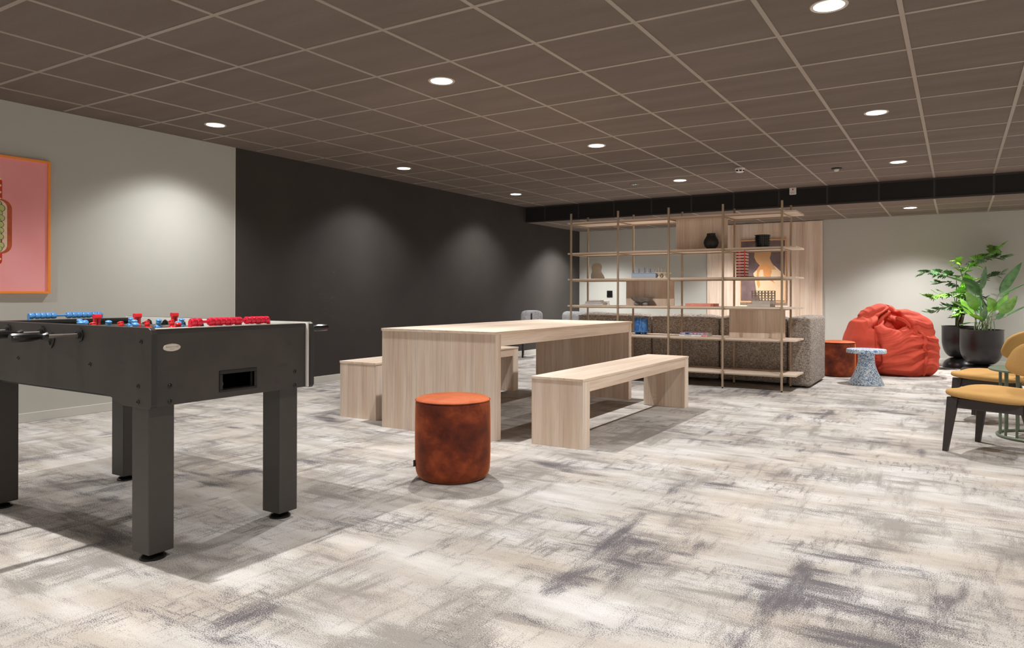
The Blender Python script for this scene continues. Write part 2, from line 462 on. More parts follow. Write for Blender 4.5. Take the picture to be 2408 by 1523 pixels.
# ------------------------------------------------------------------ ceiling and wall devices
t = thing('smoke_detector', 'white smoke detector with dark slots on the ceiling above the shelving', 'smoke detector', (3.567, 5.784, H))
part('housing', MB().lathe([(.0, -.055), (.03, -.055), (.048, -.045), (.056, -.022), (.056, -.004), (0, -.004)], n=8, cap=False), WHITE, t, bevel=.003, local=True)
m = MB()
for a in range(8):
    an = a*PI/4+.39; c, s = math.cos(an), math.sin(an)
    m.add([(c*.0495-s*q*.012, s*.0495+c*q*.012, zz) for q, zz in ((-1, -.046), (1, -.046), (1.2, -.03), (-1.2, -.03))], [(0, 1, 2, 3)])
part('vent_slot', m, PLASTIC_B, t, local=True)
t = thing('motion_sensor', 'dark round ceiling sensor with a clear dome, right of the smoke detector', 'sensor', (4.485, 6.36, H))
part('base', MB().lathe([(0, -.014), (.05, -.014), (.056, -.004), (0, -.004)], n=28, cap=False), BLACK, t, smooth=True, local=True)
part('dome', MB().ball((0, 0, -.014), (.03, .03, .026)), SILVER, t, smooth=True, local=True)
t = thing('ceiling_sensor', 'flush round ceiling sensor with a tiny green light', 'sensor', (2.11, 6.268, H))
part('plate', MB().lathe([(0, -.010), (.05, -.010), (.06, -.004), (0, -.004)], n=28, cap=False), plain('taupe_plastic', srgb(96, 88, 82), .4), t, smooth=True, local=True)
part('lens', MB().ball((-.015, 0, -.010), (.016, .016, .010)), SILVER, t, smooth=True, local=True)
part('indicator_light', MB().ball((.02, -.01, -.011), .004, 8, 6), emit('green_led', (.1, 1, .5, 1), 2.5), t, local=True)
t = thing('alarm_unit', 'small white alarm unit with red mark on the dark ceiling step', 'alarm', (3.78, YS-.006, 2.354))
part('case', MB().box(-.043, .043, -.024, 0, -.046, .046), WHITE, t, bevel=.006, local=True)
part('red_mark', MB().prism([(.010*math.cos(a*PI/6)+.002, .022+.010*math.sin(a*PI/6)) for a in range(12)], 'y', -.0252, -.0235), plain('red_print', srgb(205, 60, 60), .5), t, local=True)
part('red_dot', MB().prism([(-.004, .0), (.006, .0), (.001, .009)], 'y', -.0252, -.0235), plain('red_print_dot', srgb(205, 60, 60), .5), t, local=True)
m = MB()
for k in range(3): m.box(-.028, .028-.01*k, -.0252, -.0235, -.030+.007*k, -.0275+.007*k)
part('print_lines', m, plain('grey_print', srgb(150, 150, 150), .5), t, local=True)
t = thing('wall_socket', 'black wall socket on the greige back wall behind the shelving', 'socket', (.257, YB, .993))
part('plate', MB().box(-.055, .055, -.012, 0, -.06, .06), PLASTIC_B, t, bevel=.004, local=True)
part('outlet', MB().xform(lambda p: p) .lathe([(.026, 0), (.026, .003), (.02, .003), (.02, -.001)], n=24, cap=False).xform(lambda p: Vector((p.x, -.0125-p.z, p.y))), BLACK, t, local=True)

# ------------------------------------------------------------------ framed poster on left wall
t = thing('framed_poster', 'pink hot dog poster in a bright orange frame on the greige wall', 'framed poster', (XW, .165, 1.48))
px = XW+.03
m = MB(); y0, y1, z0, z1 = -.185, .515, .972, 1.990; fwid = .018
for b in ((y0, y1, z0, z0+fwid), (y0, y1, z1-fwid, z1), (y0, y0+fwid, z0+fwid, z1-fwid), (y1-fwid, y1, z0+fwid, z1-fwid)):
    m.box(XW+.003, px, *b)
part('frame', m, ORANGE, t, bevel=.0015)
def pinkmat():
    tt = NT('pink_print_glazed', .12, 0, .5)
    tt.col(tt.ramp(tt.noise(1.5, detail=2), [(.3, srgb(240, 152, 154)), (.7, srgb(246, 168, 170))])); return tt.m
part('print', MB().box(XW+.006, px-.012, y0+fwid, y1-fwid, z0+fwid, z1-fwid), pinkmat(), t)
pf = px-.0118
def flat(name, pts, d, mat, parent):
    return part(name, MB().prism(pts, 'x', pf, pf+d), mat, parent)
def rrect(cy, cz, hy, hz, r, n=6):
    out = []
    for (sy, sz, a0) in ((1, 1, 0), (-1, 1, PI/2), (-1, -1, PI), (1, -1, 1.5*PI)):
        for k in range(n+1):
            a = a0+k*PI/2/n; out.append((cy+sy*(hy-r)+r*math.cos(a), cz+sz*(hz-r)+r*math.sin(a)))
    return out
cyb = .165
flat('sausage_print', rrect(cyb, 1.50, .026, .315, .026), .0002, plain('sausage_red', srgb(196, 44, 38), .4), t)
m = MB(); random.seed(3)
for k in range(26):
    zz = 1.20+k*.0245; yy = cyb+(.013 if k % 2 else -.013)
    if 1.275 < zz < 1.66: continue
    m.prism([(yy+.0085*math.cos(a), zz+.0085*math.sin(a)) for a in [i*PI/5 for i in range(10)]], 'x', pf+.0002, pf+.0004)
mdot = part('mustard_dots_print', m, plain('mustard', srgb(232, 212, 128), .4), t); mdot['kind'] = 'stuff'
bun = plain('bun_crust', srgb(186, 84, 44), .4, var=.2, vs_=25); bunin = plain('bun_crumb', srgb(232, 200, 176), .4, var=.08, vs_=60)
flat('bun_print', rrect(cyb, 1.465, .09, .200, .07, 10), .0005, bun, t)
flat('bun_inside_print', rrect(cyb-.008, 1.465, .066, .192, .056, 10), .0007, bunin, t)
flat('filling_print', rrect(cyb-.01, 1.465, .036, .190, .028), .0009, plain('filling', srgb(170, 70, 52), .4, var=.3, vs_=80), t)
cu, cr = plain('cucumber_flesh', srgb(184, 190, 122), .4, var=.08), plain('cucumber_rind', srgb(48, 70, 48), .4)
for k, (dy, zz, r) in enumerate([(-.01, 1.630, .034), (.012, 1.598, .034), (.000, 1.560, .03), (.014, 1.525, .030), (-.012, 1.505, .031), (.010, 1.478, .028), (.012, 1.435, .026), (-.008, 1.410, .03), (.010, 1.388, .027), (-.01, 1.355, .03), (.012, 1.325, .028), (.0, 1.300, .026)]):
    e = .0011+.0002*k
    circ = lambda rr: [(cyb+dy+rr*math.cos(a*PI/9), zz+rr*.85*math.sin(a*PI/9)) for a in range(18)]
    o = flat('cucumber_slice_print', circ(r), e, cr, t); part('slice_face', MB().prism(circ(r*.88), 'x', pf+e, pf+e+.0001), cu, o)

# ------------------------------------------------------------------ football table
FX0, FX1, FY0, FY1 = 1.815, 3.212, -.83, -.088
fb = thing('football_table', 'black table football table with red and blue players at left', 'football table', (2.51, -.46, 0))
def arch(y0, y1, name):
    zt, zb, zm, r = .851, .565, .597, .03
    pts = [(FX0-.02+.02, zb), (FX0+.02, zb-.0)]
    pts = [(FX0-.018, zb+.01), (FX0-.008, zb), (1.97, zb), (2.00, zb+.006), (2.06, zm-.006), (2.09, zm),
           (2.94, zm), (2.97, zm-.006), (3.035, zb+.006), (3.06, zb), (FX1+.010, zb), (FX1+.020, zb+.010),
           (FX1+.020, zt-.022), (FX1+.014, zt-.008), (FX1, zt), (FX0, zt), (FX0-.012, zt-.008), (FX0-.018, zt-.022)]
    return part(name, MB().prism(pts, 'y', y0, y1), FB_BLACK, fb, bevel=.0015)
arch(FY0, FY0+.022, 'side_panel'); s2 = arch(FY1-.022, FY1, 'side_panel')
for y0_ in (FY0, FY1-.022): part('edge_band', MB().box(FX1+.0195, FX1+.0212, y0_+.0015, y0_+.0205, .578, .826), FB_EDGE, fb)
part('inner_lining', MB().box(FX0+.0, FX1+.012, FY1-.030, FY1-.022, .568, .850), WHITE, fb, bevel=.001)
part('inner_lining', MB().box(FX0+.02, FX1-.03, FY0+.022, FY0+.028, .72, .846), WHITE, fb)
hy0, hy1, hz0, hz1 = -.532, -.387, .600, .660
def endp(xa, xb, hole):
    m = MB(); ya, yb, z0, z1 = FY0+.022, FY1-.030, .568, .832
    if hole:
        for b in ((ya, hy0, z0, z1), (hy1, yb, z0, z1), (hy0, hy1, z0, hz0), (hy0, hy1, hz1, z1)): m.box(xa, xb, *b)
    else: m.box(xa, xb, ya, yb, z0, z1)
    return m
part('end_panel', endp(FX1-.022, FX1, True), FB_BLACK, fb)
part('end_panel', endp(FX0, FX0+.022, False), FB_BLACK, fb)
part('end_rail', MB().box(FX1-.07, FX1+.002, FY0+.022, FY1-.030, .828, .844), [FB_EDGE], fb, bevel=.003)
part('end_rail', MB().box(FX0-.002, FX0+.07, FY0+.022, FY1-.030, .828, .844), [FB_EDGE], fb, bevel=.003)
part('rail_strip', MB().box(FX1-.068, FX1-.004, FY0+.024, FY1-.032, .8441, .8456), SILVER, fb)
part('playing_field', MB().box(FX0+.022, FX1-.022, FY0+.028, FY1-.030, .725, .735), FIELD, fb)
part('cabinet_bottom', MB().box(FX0+.022, FX1-.022, FY0+.022, FY1-.030, .585, .595), BLACK, fb)
part('cross_wall', MB().box(FX1-.30, FX1-.29, FY0+.022, FY1-.030, .595, .725), BLACK, fb)
# ball return frame
m = MB(); e = .014
for b in ((hy0-e, hy1+e, hz1, hz1+e), (hy0-e, hy1+e, hz0-e+.005, hz0), (hy0-e, hy0, hz0, hz1), (hy1, hy1+e, hz0, hz1)):
    m.box(FX1-.01, FX1+.004, *b)
rf = part('ball_return_frame', m, BLACK, fb, bevel=.002)
def screw(c, nrm):
    m = MB().lathe([(.0085, 0), (.0085, .0015), (.006, .004), (.003, .0045), (.003, .002), (0, .002)], n=16, cap=False)
    if nrm == 'x': m.xform(lambda p: Vector((c[0]+p.z, c[1]+p.x, c[2]+p.y)))
    else: m.xform(lambda p: Vector((c[0]+p.x, c[1]-p.z, c[2]+p.y)))
    part('screw', m, PLASTIC_B, fb, smooth=True)
for y, z in ((-.748, .638), (-.748, .581), (-.177, .639), (-.177, .580)): screw((FX1, y, z), 'x')
for x, z in ((3.169, .800), (3.151, .641), (3.151, .585), (2.832, .703), (2.269, .700)): screw((x, FY0, z), 'y')
bd = part('badge', MB().lathe([(.034, 0), (.034, .002), (.031, .0035), (0, .0035)], n=32, cap=False).xform(lambda p: Vector((FX1+p.z, -.742+p.x, .777+p.y*.42))), SILVER, fb, smooth=True)
m = MB()
for k in range(9): m.box(FX1+.0035, FX1+.0040, -.766+.0055*k, -.7625+.0055*k, .777, .7805)
for k in range(4): m.box(FX1+.0035, FX1+.0040, -.751+.005*k, -.748+.005*k, .770, .7725)
part('badge_lettering', m, plain('worn_print', srgb(160, 152, 144), .5), bd)
# legs
for (x0, y0) in ((1.872, -.80), (1.872, -.222), (3.060, -.80), (3.060, -.222)):
    lg = part('leg', MB().box(x0, x0+.108, y0, y0+.098, .028, .60), FB_LEG, fb, bevel=.004)
    part('levelling_foot', MB().lathe([(.046, 0), (.046, .007), (.036, .016), (.018, .018), (.018, .03), (0, .03)], x0+.054, y0+.049, 28), PLASTIC_B, lg, smooth=True)
# rods, bearings, handles, players
RX = [2.035+.145*k for k in range(8)]
TEAM = [('b', 1, 1), ('b', 2, 1), ('r', 3, -1), ('b', 5, 1), ('r', 5, -1), ('b', 3, 1), ('r', 2, -1), ('r', 1, -1)]  # colour, men, near(1)/far(-1)
RZ = .812
def player(parent, x, y, tilt, mat):
    m = MB()
    m.ball((0, 0, -.001), (.013, .017, .017), 12, 8, e=.7)                              # torso round the rod
    m.ball((0, 0, .027), (.0125, .0125, .0145), 12, 8)                                  # head
    m.ball((0, 0, .037), (.0135, .0135, .0065), 12, 6)                                  # cap
    m.box(-.004, .004, -.019, -.004, .006, .012).box(-.004, .004, .004, .019, .006, .012)
    for s in (-1, 1): m.tube([(0, s*.007, -.012), (0, s*.008, -.024), (0, s*.0085, -.036), (0, s*.008, -.050)], [.0075, .0090, .0082, .0088], 8)
    m.prism([(-.008, -.046), (.008, -.046), (.012, -.050), (.012, -.062), (.009, -.066), (-.009, -.066), (-.012, -.062), (-.012, -.050)], 'y', -.0155, .0155)
    c, s_ = math.cos(tilt), math.sin(tilt)
    m.xform(lambda p: Vector((x+p.x*c+p.z*s_, y+p.y, RZ-p.x*s_+p.z*c)))
    part('player_figure', m, mat, parent, smooth=True)
random.seed(5)
SH = [0, .03, 0, 0, -.02, .02, .05, 0]
TILT = [.9, .2, PI, .15, -.3, .35, .2, -.4]
for k, (x, (col, n, side)) in enumerate(zip(RX, TEAM)):
    if side == 1:
        yh = {5: -.948, 3: -.905, 1: -.93, 0: -.93}[k]
        ra, rb = yh-.02, FY1-.04
    else:
        yh = {7: .035, 6: .0, 4: .03, 2: .0}[k]
        ra, rb = FY0+.04, yh+.02
    rod = part('rod', MB().tube([(x, ra, RZ), (x, rb, RZ)], .0075, 14), CHROME, fb, smooth=True)
    # handle with a waist
    sg = -1 if side == 1 else 1
    prof = [(.0, .0), (.016, 0), (.0175, -.0), (.0115, .012), (.010, .022), (.0135, .040), (.0168, .055), (.0168, .115), (.014, .122), (0, .122)]
    m = MB().lathe([(r, z) for r, z in prof[2:]], n=10, cap=True)
    m.xform(lambda p: Vector((x+p.x, yh+sg*p.z, RZ+p.y)))
    part('handle', m, PLASTIC_B, rod, smooth=True, angle=.55)
    for yy, s3 in ((FY0, -1), (FY1-.030, -1)):
        m = MB().lathe([(.028, 0), (.028, .006), (.015, .007), (.015, .014), (.0078, .014)], n=8, cap=False)
        m.xform(lambda p: Vector((x+p.x, yy+s3*p.z, RZ+p.y)))
        if yy == FY0 and side == -1: continue
        part('bearing', m, PLASTIC_B, rod, bevel=.001)
    if side == -1:
        m = MB()
        for j in range(3): m.lathe([(.0085, 0), (.014, .001), (.014, .006), (.0085, .007)], n=16, cap=False) if False else None
    # rubber bumpers near the walls
    for yb in (FY0+.035, FY1-.065):
        m = MB()
        for j in range(4): m.lathe([(.0078, j*.006), (.0125, j*.006+.001), (.0125, j*.006+.004), (.0078, j*.006+.0055)], n=14, cap=False)
        m.xform(lambda p: Vector((x+p.x, yb+p.z, RZ+p.y)))
        part('bumper', m, BLACK, rod, smooth=True)
    ys = {1: [0], 2: [-.12, .12], 3: [-.187, 0, .187], 5: [-.23, -.115, 0, .115, .23]}[n]
    for q, yy in enumerate(ys): player(rod, x, -.352+yy+SH[k]-(.10 if k != 2 else 0), TILT[k]+random.uniform(-.06, .06)*(k == 2), RED if col == 'r' else BLUE)
# ball entry cup on near panel
m = MB().lathe([(.025, 0), (.025, .004), (.018, .007), (.014, .003), (0, .001)], n=24, cap=False)
m.xform(lambda p: Vector((2.546+p.x, FY0-p.z, .790+(p.y if p.y > 0 else p.y*(1.5-.5*abs(p.x)/.021)))))
part('ball_entry_cup', m, PLASTIC_B, fb, smooth=True)
# scoring beads
def beads(x, ya, yb, layout, mat):
    rail = part('scoring_rail', MB().tube([(x, ya, .864), (x, yb, .864)], .0055, 10).box(x-.008, x+.008, ya-.003, ya+.003, .844, .868).box(x-.008, x+.008, yb-.003, yb+.003, .844, .868), mat, fb, smooth=True)
    for y in layout:
        part('scoring_bead', MB().lathe([(.0055, -.0108), (.0130, -.0108), (.0155, -.006), (.0155, .006), (.0130, .0108), (.0055, .0108)], n=18, cap=False).xform(lambda p: Vector((x+p.x, y+p.z, .864+p.y))), mat, rail, smooth=True)
beads(3.168, -.64, -.28, [-.628, -.605, -.552, -.529, -.506, -.483, -.460, -.437, -.414-.012, -.385, -.362, -.339, -.316, -.293], BEADR)
beads(1.862, -.61, -.27, [-.600, -.573, -.549, -.525, -.501, -.430, -.404, -.381, -.357, -.334, -.308, -.283], BLUE)
tag(part('table_ball', MB().ball((3.125, -.485, .6115), .0165), WHITE, smooth=True), 'white ball lying inside the return opening of the football table', 'ball')

# ------------------------------------------------------------------ long table and benches
def trestle(name, label, cat, x0, x1, y0, y1, h, top_t, ov, pan, apr, group=None):
    t = thing(name, label, cat, ((x0+x1)/2, (y0+y1)/2, 0), 0, group)
    part('top', MB().box(x0-ov, x1+ov, y0-ov, y1+ov, h-top_t, h), W_Y, t, bevel=.0012)
    for a, b in ((y0, y0+pan), (y1-pan, y1)): part('leg_panel', MB().box(x0, x1, a, b, 0, h-top_t), W_Z, t, bevel=.001)
    for a, b in ((x0, x0+.02), (x1-.02, x1)): part('apron', MB().box(a, b, y0+pan, y1-pan, h-top_t-apr, h-top_t), W_Y, t, bevel=.001)
    return t
T = trestle('long_table', 'long pale ash table with solid panel ends, between the two benches', 'table', 2.036, 3.034, 1.654, 3.968, .725, .019, .005, .068, .079)
tb = trestle('bench', 'pale ash bench in front of the long table, fully in view', 'bench', 3.270, 3.643, 1.728, 3.782, .442, .016, .003, .10, .070, 'ash benches beside the long table')
tb2 = trestle('bench', 'pale ash bench behind the long table, near the black wall', 'bench', 1.440, 1.824, 1.818, 3.905, .443, .016, .003, .10, .070, 'ash benches beside the long table')

# ------------------------------------------------------------------ poufs
def pouf(x, y, r, h, label):
    t = thing('velvet_pouf', label, 'pouf', (x, y, 0), 0, 'rust velvet poufs')
    def fr(a, z): return 1+.006*math.sin(3*a+z*5)+.004*math.sin(7*a-9*z)
    part('body', MB().lathe([(r-.035, .0), (r-.02, .008), (r-.004, .03), (r, .08), (r+.002, .2), (r, h-.04), (r-.003, h-.022), (r-.006, h-.018)], n=64, fr=fr), VELVET_SHADE, t, smooth=True, local=True, sub=1)
    part('top_cushion', MB().lathe([(r-.008, h-.022), (r-.004, h-.018), (r-.010, h-.010), (r-.03, h-.004), (r*.6, h+.002), (r*.2, h+.004), (0, h+.004)], n=64, cap=False), VELVET_LIT, t, smooth=True, local=True)
    part('piping', MB().tube([((r-.002)*math.cos(a*PI/32), (r-.002)*math.sin(a*PI/32), h-.019) for a in range(64)], .0028, 8, closed=True), VELVET_SHADE, t, smooth=True, local=True)
    an = math.radians(190); c, s = math.cos(an), math.sin(an)
    return t
pf1 = pouf(3.345, .775, .200, .432, 'rust velvet round pouf standing in front of the long table')
d0 = Vector((CAM.x-3.345, CAM.y-.775, 0)).normalized(); an = math.atan2(d0.y, d0.x)-1.36
c, s = math.cos(an), math.sin(an)
m = MB().box(-.001, .001, -.001, .012, -.017, .017)
m.xform(lambda p: Vector((3.345+c*(.1995+p.y)-s*p.x, .775+s*(.1995+p.y)+c*p.x, .085+p.z)))
part('side_label', m, PLASTIC_B, pf1)['label'] = 'small black woven side label'
pouf(4.40, 7.12, .20, .425, 'rust velvet round pouf between the sofa end and the red beanbag')

# ------------------------------------------------------------------ shelving unit
PXS = [1.755, 2.353, 2.951, 3.543, 4.137]; PY = (5.2, 5.65)
LV = [.175, .527, .853, 1.163, 1.468, 1.826]     # board tops
BT = .018
sh = thing('shelving_unit', 'open room divider shelving with beige metal posts and ash boards', 'shelving', (2.95, 5.42, 0))
for x in PXS:
    for y in PY:
        p = part('post', MB().box(x-.010, x+.010, y-.010, y+.010, .012, 1.928), BRASS, sh, bevel=.002)
        part('post_foot', MB().lathe([(.008, 0), (.009, .012)], x, y, 12), PLASTIC_B, p)
for z in LV:
    segs = [(1.703, 4.270)]
    part('shelf_board', MB().box(1.703, 4.270, PY[0]+.0102, PY[1]-.0102, z-BT, z), W_X, sh, bevel=.001)
    m = MB()
    for x in PXS: m.box(x-.006, x+.006, PY[0]+.0102, PY[1]-.0102, z-BT-.014, z-BT-.0002)
    for y in (PY[0]+.018, PY[1]-.018): m.box(PXS[0]+.006, PXS[-1]-.006, y-.006, y+.006, z-BT-.012, z-BT-.0004)
    part('shelf_bearer', m, BRASS, sh)
for (i, lo, hi) in ((2, 4, 5), (1, 2, 3), (3, 1, 2)):
    part('back_panel', MB().box(PXS[i]+.0105, PXS[i+1]-.0105, 5.412, 5.430, LV[lo], LV[hi]-BT), W_Z, sh, bevel=.001)

# ------------------------------------------------------------------ things on the shelves
YO = 5.40
def onshelf(name, label, cat, x, y, lv, group=None): return thing(name, label, cat, (x, y, LV[lv]), 0, group)
MATTB = plain('matt_black_ceramic', srgb(34, 29, 28), .55, var=.05)
# torso vase
t = onshelf('torso_vase', 'matt black vase shaped like a female torso, on the upper shelf', 'vase', 3.386, 5.31, 4)
prof = [(.045, 0), (.05, .01), (.070, .035), (.080, .065), (.076, .095), (.058, .125), (.047, .145), (.046, .160), (.048, .168), (.043, .168), (.040, .15), (0, .12)]
def tv(p):
    r = Vector((p.x, p.y)); z = p.z
    p.y *= .62
    if p.y < 0:                                   # thigh cleft and hips on the front
        cl = math.exp(-(p.x/.010)**2)*max(0, 1-z/.065)*.018
        p.y += cl
        v = math.exp(-((abs(p.x)-.0-(z-.045)*1.0)/.010)**2)*(1 if .045 < z < .085 else 0)*.006
        p.y += v
    else:
        p.y += .012*math.exp(-((z-.055)/.03)**2)*(1-math.exp(-(p.x/.012)**2))
    return p
part('vase_body', MB().lathe(prof, n=48, cap=False).xform(tv), MATTB, t, smooth=True, local=True, angle=3)
# nobbly bucket
t = onshelf('studded_pot', 'glossy black pot covered in small studs, on the upper shelf', 'pot', 3.90, YO, 4)
GB = plain('gloss_black_ceramic', srgb(16, 15, 16), .1, var=.05)
part('pot_body', MB().lathe([(.062, 0), (.064, .01), (.068, .135), (.062, .135), (.056, .012), (0, .012)], n=40, cap=False), GB, t, smooth=True, local=True)
m = MB()
for j in range(8):
    z = .012+j*.0170; r = .066+.005*z/.135
    for k in range(18):
        a = 2*PI*k/18; m.ball((r*math.cos(a), r*math.sin(a), z), (.0105, .0105, .0060), 6, 5)
o = part('studs', m, GB, t, smooth=True, local=True); o['kind'] = 'stuff'
# striped column of boxes
t = onshelf('striped_column', 'tall red and white striped column on the third shelf', 'ornament', 3.695, YO, 3)
RD = plain('dark_red_print', srgb(150, 40, 52), .5); RB = plain('red_orange_print', srgb(238, 84, 72), .5); CR = plain('cream_print', srgb(232, 214, 202), .5)
m = MB()
n = 9; hh = .286/(2*n)
for k in range(2*n):
    z0 = k*hh
    c3 = (2, 2, 2, 1) if k % 2 else (0, 1, 0, 1)
    for (a, b), mi in zip(((-.050, -.028), (-.028, -.004), (-.004, .032), (.032, .044)), c3): m.box(a, b, -.06, .06, z0, z0+hh, mi)
    m.box(.044, .050, -.06, .06, z0, z0+hh, 2 if k % 2 else 0)
part('column', m, [RD, RB, CR], t, local=True)
tag(part('flat_case', MB().box(3.752, 3.815, YO-.05, YO+.03, LV[3], LV[3]+.010), plain('maroon_leather', srgb(74, 22, 26), .5), bevel=.002), 'flat dark maroon case lying beside the striped column', 'case')
# arch shaped ornament
t = onshelf('ceramic_bust', 'pale beige rounded sculpture on the middle shelf at left', 'sculpture', 2.01, YO, 3)
pts = [(.088, 0), (.088, .02), (.080, .05), (.062, .08), (.060, .10), (.066, .125), (.066, .150), (.052, .176), (.028, .188), (.0, .19)]
m = MB().lathe([(r, z) for r, z in pts], n=32, cap=True)
m.xform(lambda p: Vector((p.x-(.018 if p.z > .07 else .018*p.z/.07), p.y*.3, p.z)))
part('sculpture_body', m, plain('beige_clay', srgb(176, 164, 146), .8, var=.04), t, smooth=True, local=True)
# chess set
CB = plain('pale_blue_lacquer', srgb(178, 192, 212), .5, var=.02); CW = plain('cream_lacquer', srgb(240, 228, 208), .5, var=.02); CBD = plain('slate_lacquer', srgb(120, 134, 160), .5)
t = onshelf('chess_set_case', 'pale blue and cream chess case under the chess pieces', 'chess case', 2.66, YO, 3)
part('blue_drawer', MB().box(-.185, .105, -.10, .10, 0, .052), CB, t, bevel=.002, local=True)
m = MB().box(-.185, .105, -.10, .10, .054, .062)
part('blue_board', m, CB, t, bevel=.002, local=True)
for px_ in (.130, .196):
    for py_ in (-.06, .06):
        part('pedestal', MB().lathe([(.022, 0), (.020, .006), (.006, .026), (.020, .048), (.022, .054)], px_, py_, 20), CW, t, smooth=True, local=True)
part('cream_board', MB().box(.107, .220, -.10, .10, .054, .062), CW, t, bevel=.002, local=True)
def chess(x, y, kind, mat, label, grp):
    h = {'p': .030, 'r': .034, 'n': .042, 'b': .046, 'q': .054, 'k': .058}[kind]
    m = MB().lathe([(.0115, 0), (.0115, .004), (.006, .010), (.0045, h*.65), (.007, h*.72), (.004, h*.78)], n=12)
    if kind == 'p': m.ball((0, 0, h*.88), .006, 8, 6)
    elif kind == 'r': m.lathe([(.008, h*.72), (.008, h)], n=10)
    elif kind == 'n': m.prism([(-.006, h*.7), (.006, h*.7), (.006, h), (-.001, h*.98), (-.010, h*.82)], 'y', -.004, .004)
    elif kind == 'b': m.ball((0, 0, h*.87), (.0055, .0055, .009), 8, 6)
    else: m.ball((0, 0, h*.84), .008, 8, 6).box(-.0015, .0015, -.0015, .0015, h*.9, h+.008)
    m.xform(lambda p: p+Vector((x, y, LV[3]+.062)))
    tag(part('chess_piece', m, mat, smooth=True), label, 'chess piece', grp)
for k, kd in enumerate('rnbqkbnr'):
    chess(2.66-.168+k*.0345, YO-.085, kd, CB if k % 2 else CBD, 'small pale blue chess piece in the row over the blue case', 'blue chess pieces')
for k, kd in enumerate('pppppppp'):
    chess(2.66-.150+k*.0345, YO-.045, kd, CB if k % 3 else CBD, 'small blue pawn in the second row over the blue case', 'blue chess pawns')
for k, kd in enumerate('ppnqkbnr'):
    chess(2.66-.10+k*.042, YO+.075, kd, CW, 'small cream chess piece at the back and right of the chess case', 'cream chess pieces')
# bowl
t = onshelf('footed_bowl', 'grey stone bowl on round feet in front of the middle panel', 'bowl', 2.615, 5.275, 2)
ST = plain('grey_stone', srgb(138, 132, 128), .8, var=.35, vs_=22)
part('bowl_body', MB().lathe([(.0, .034), (.05, .036), (.090, .050), (.118, .075), (.130, .097), (.122, .097), (.105, .078), (.07, .055), (0, .048)], n=40, cap=False), ST, t, smooth=True, local=True)
for a in (3.9, 5.6, 1.57): part('foot', MB().ball((.064*math.cos(a), .064*math.sin(a), .0235), (.034, .034, .0235)), ST, t, smooth=True, local=True)
# books at left
PAPER = plain('paper_pages', srgb(226, 218, 208), .8, var=.05, vs_=200); CV = plain('pale_grey_cover', srgb(226, 224, 224), .5)
def book(name, label, x0, x1, y0, y1, z0, z1, cover, group=None, rz=0):
    t = thing(name, label, 'book', ((x0+x1)/2, (y0+y1)/2, z0), rz, group)
    a, b, c_ = (x1-x0)/2, (y1-y0)/2, z1-z0
    part('cover', MB().box(-a, a, -b, b, 0, .002).box(-a, a, -b, b, c_-.002, c_).box(-a, a, -b, -b+.002, 0, c_), cover, t, local=True)
    part('pages', MB().box(-a+.003, a-.003, -b+.002, b-.003, .002, c_-.002), PAPER, t, local=True)
    return t
z = LV[2]
book('book', 'pale thick book at the bottom of the small stack on the left shelf', 1.885, 2.12, YO-.10, YO+.08, z, z+.026, CV, 'books in the small left stack')
book('book', 'pale book in the middle of the small stack on the left shelf', 1.89, 2.10, YO-.09, YO+.07, z+.026, z+.044, CV, 'books in the small left stack')
book('book', 'smallest pale book on top of the small stack on the left shelf', 1.925, 2.07, YO-.07, YO+.04, z+.044, z+.058, PAPER, 'books in the small left stack')
t = thing('figurine', 'tiny white figurine right of the small book stack', 'figurine', (2.155, YO-.02, z))
part('figure', MB().lathe([(.018, 0), (.016, .01), (.009, .028), (.013, .036), (.008, .048), (0, .05)], n=14), WHITE, t, smooth=True, local=True)
# pink box
t = onshelf('coral_box', 'long flat coral pink box on the middle shelf', 'box', 3.26, YO, 2)
part('box_body', MB().box(-.155, .125, -.10, .10, 0, .030), plain('coral_card', srgb(244, 158, 138), .5), t, bevel=.002, local=True)
part('sleeve', MB().box(.125, .158, -.10, .10, 0, .030), plain('dark_coral_card', srgb(224, 128, 106), .5), t, bevel=.002, local=True)
# four in a row game
t = onshelf('four_in_a_row_game', 'beige upright grid game with round holes on the right shelf', 'board game', 3.912, YO, 2)
GM = plain('beige_game_board', srgb(178, 164, 146), .5); GL = plain('pale_game_base', srgb(222, 216, 208), .5)
m = MB(); cw, N, hr = .033, 16, .0098
for i in range(7):
    for j in range(5):
        cx_, cz_ = -.1155+cw*(i+.5), .038+.0262*(j+.5); vs_ = []
        for d_ in (-.006, .006):
            for k in range(N):
                a = 2*PI*(k+.5)/N; ca, sa = math.cos(a), math.sin(a)
                tt = min(cw/2/abs(ca), .0131/abs(sa)); vs_ += [(cx_+hr*ca, d_, cz_+hr*sa), (cx_+tt*ca, d_, cz_+tt*sa)]
        fs = []
        for k in range(N):
            k2 = (k+1) % N
            fs += [(2*k, 2*k+1, 2*k2+1, 2*k2), (2*N+2*k2, 2*N+2*k2+1, 2*N+2*k+1, 2*N+2*k), (2*k, 2*k2, 2*N+2*k2, 2*N+2*k)]
        m.add(vs_, fs)
m.box(-.1155, .1155, -.006, .006, .030, .038).box(-.1215, -.1155, -.006, .006, .03, .169).box(.1155, .1215, -.006, .006, .03, .169)
part('grid_board', m, GM, t, local=True)
part('base_tray', MB().box(-.148, .082, -.075, .06, 0, .030), GL, t, bevel=.002, local=True)
part('base_support', MB().box(.085, .108, -.05, .05, 0, .030), GM, t, bevel=.002, local=True)
part('front_ledge', MB().box(-.1155, .1155, -.012, -.0065, .030, .062), GL, t, bevel=.001, local=True)
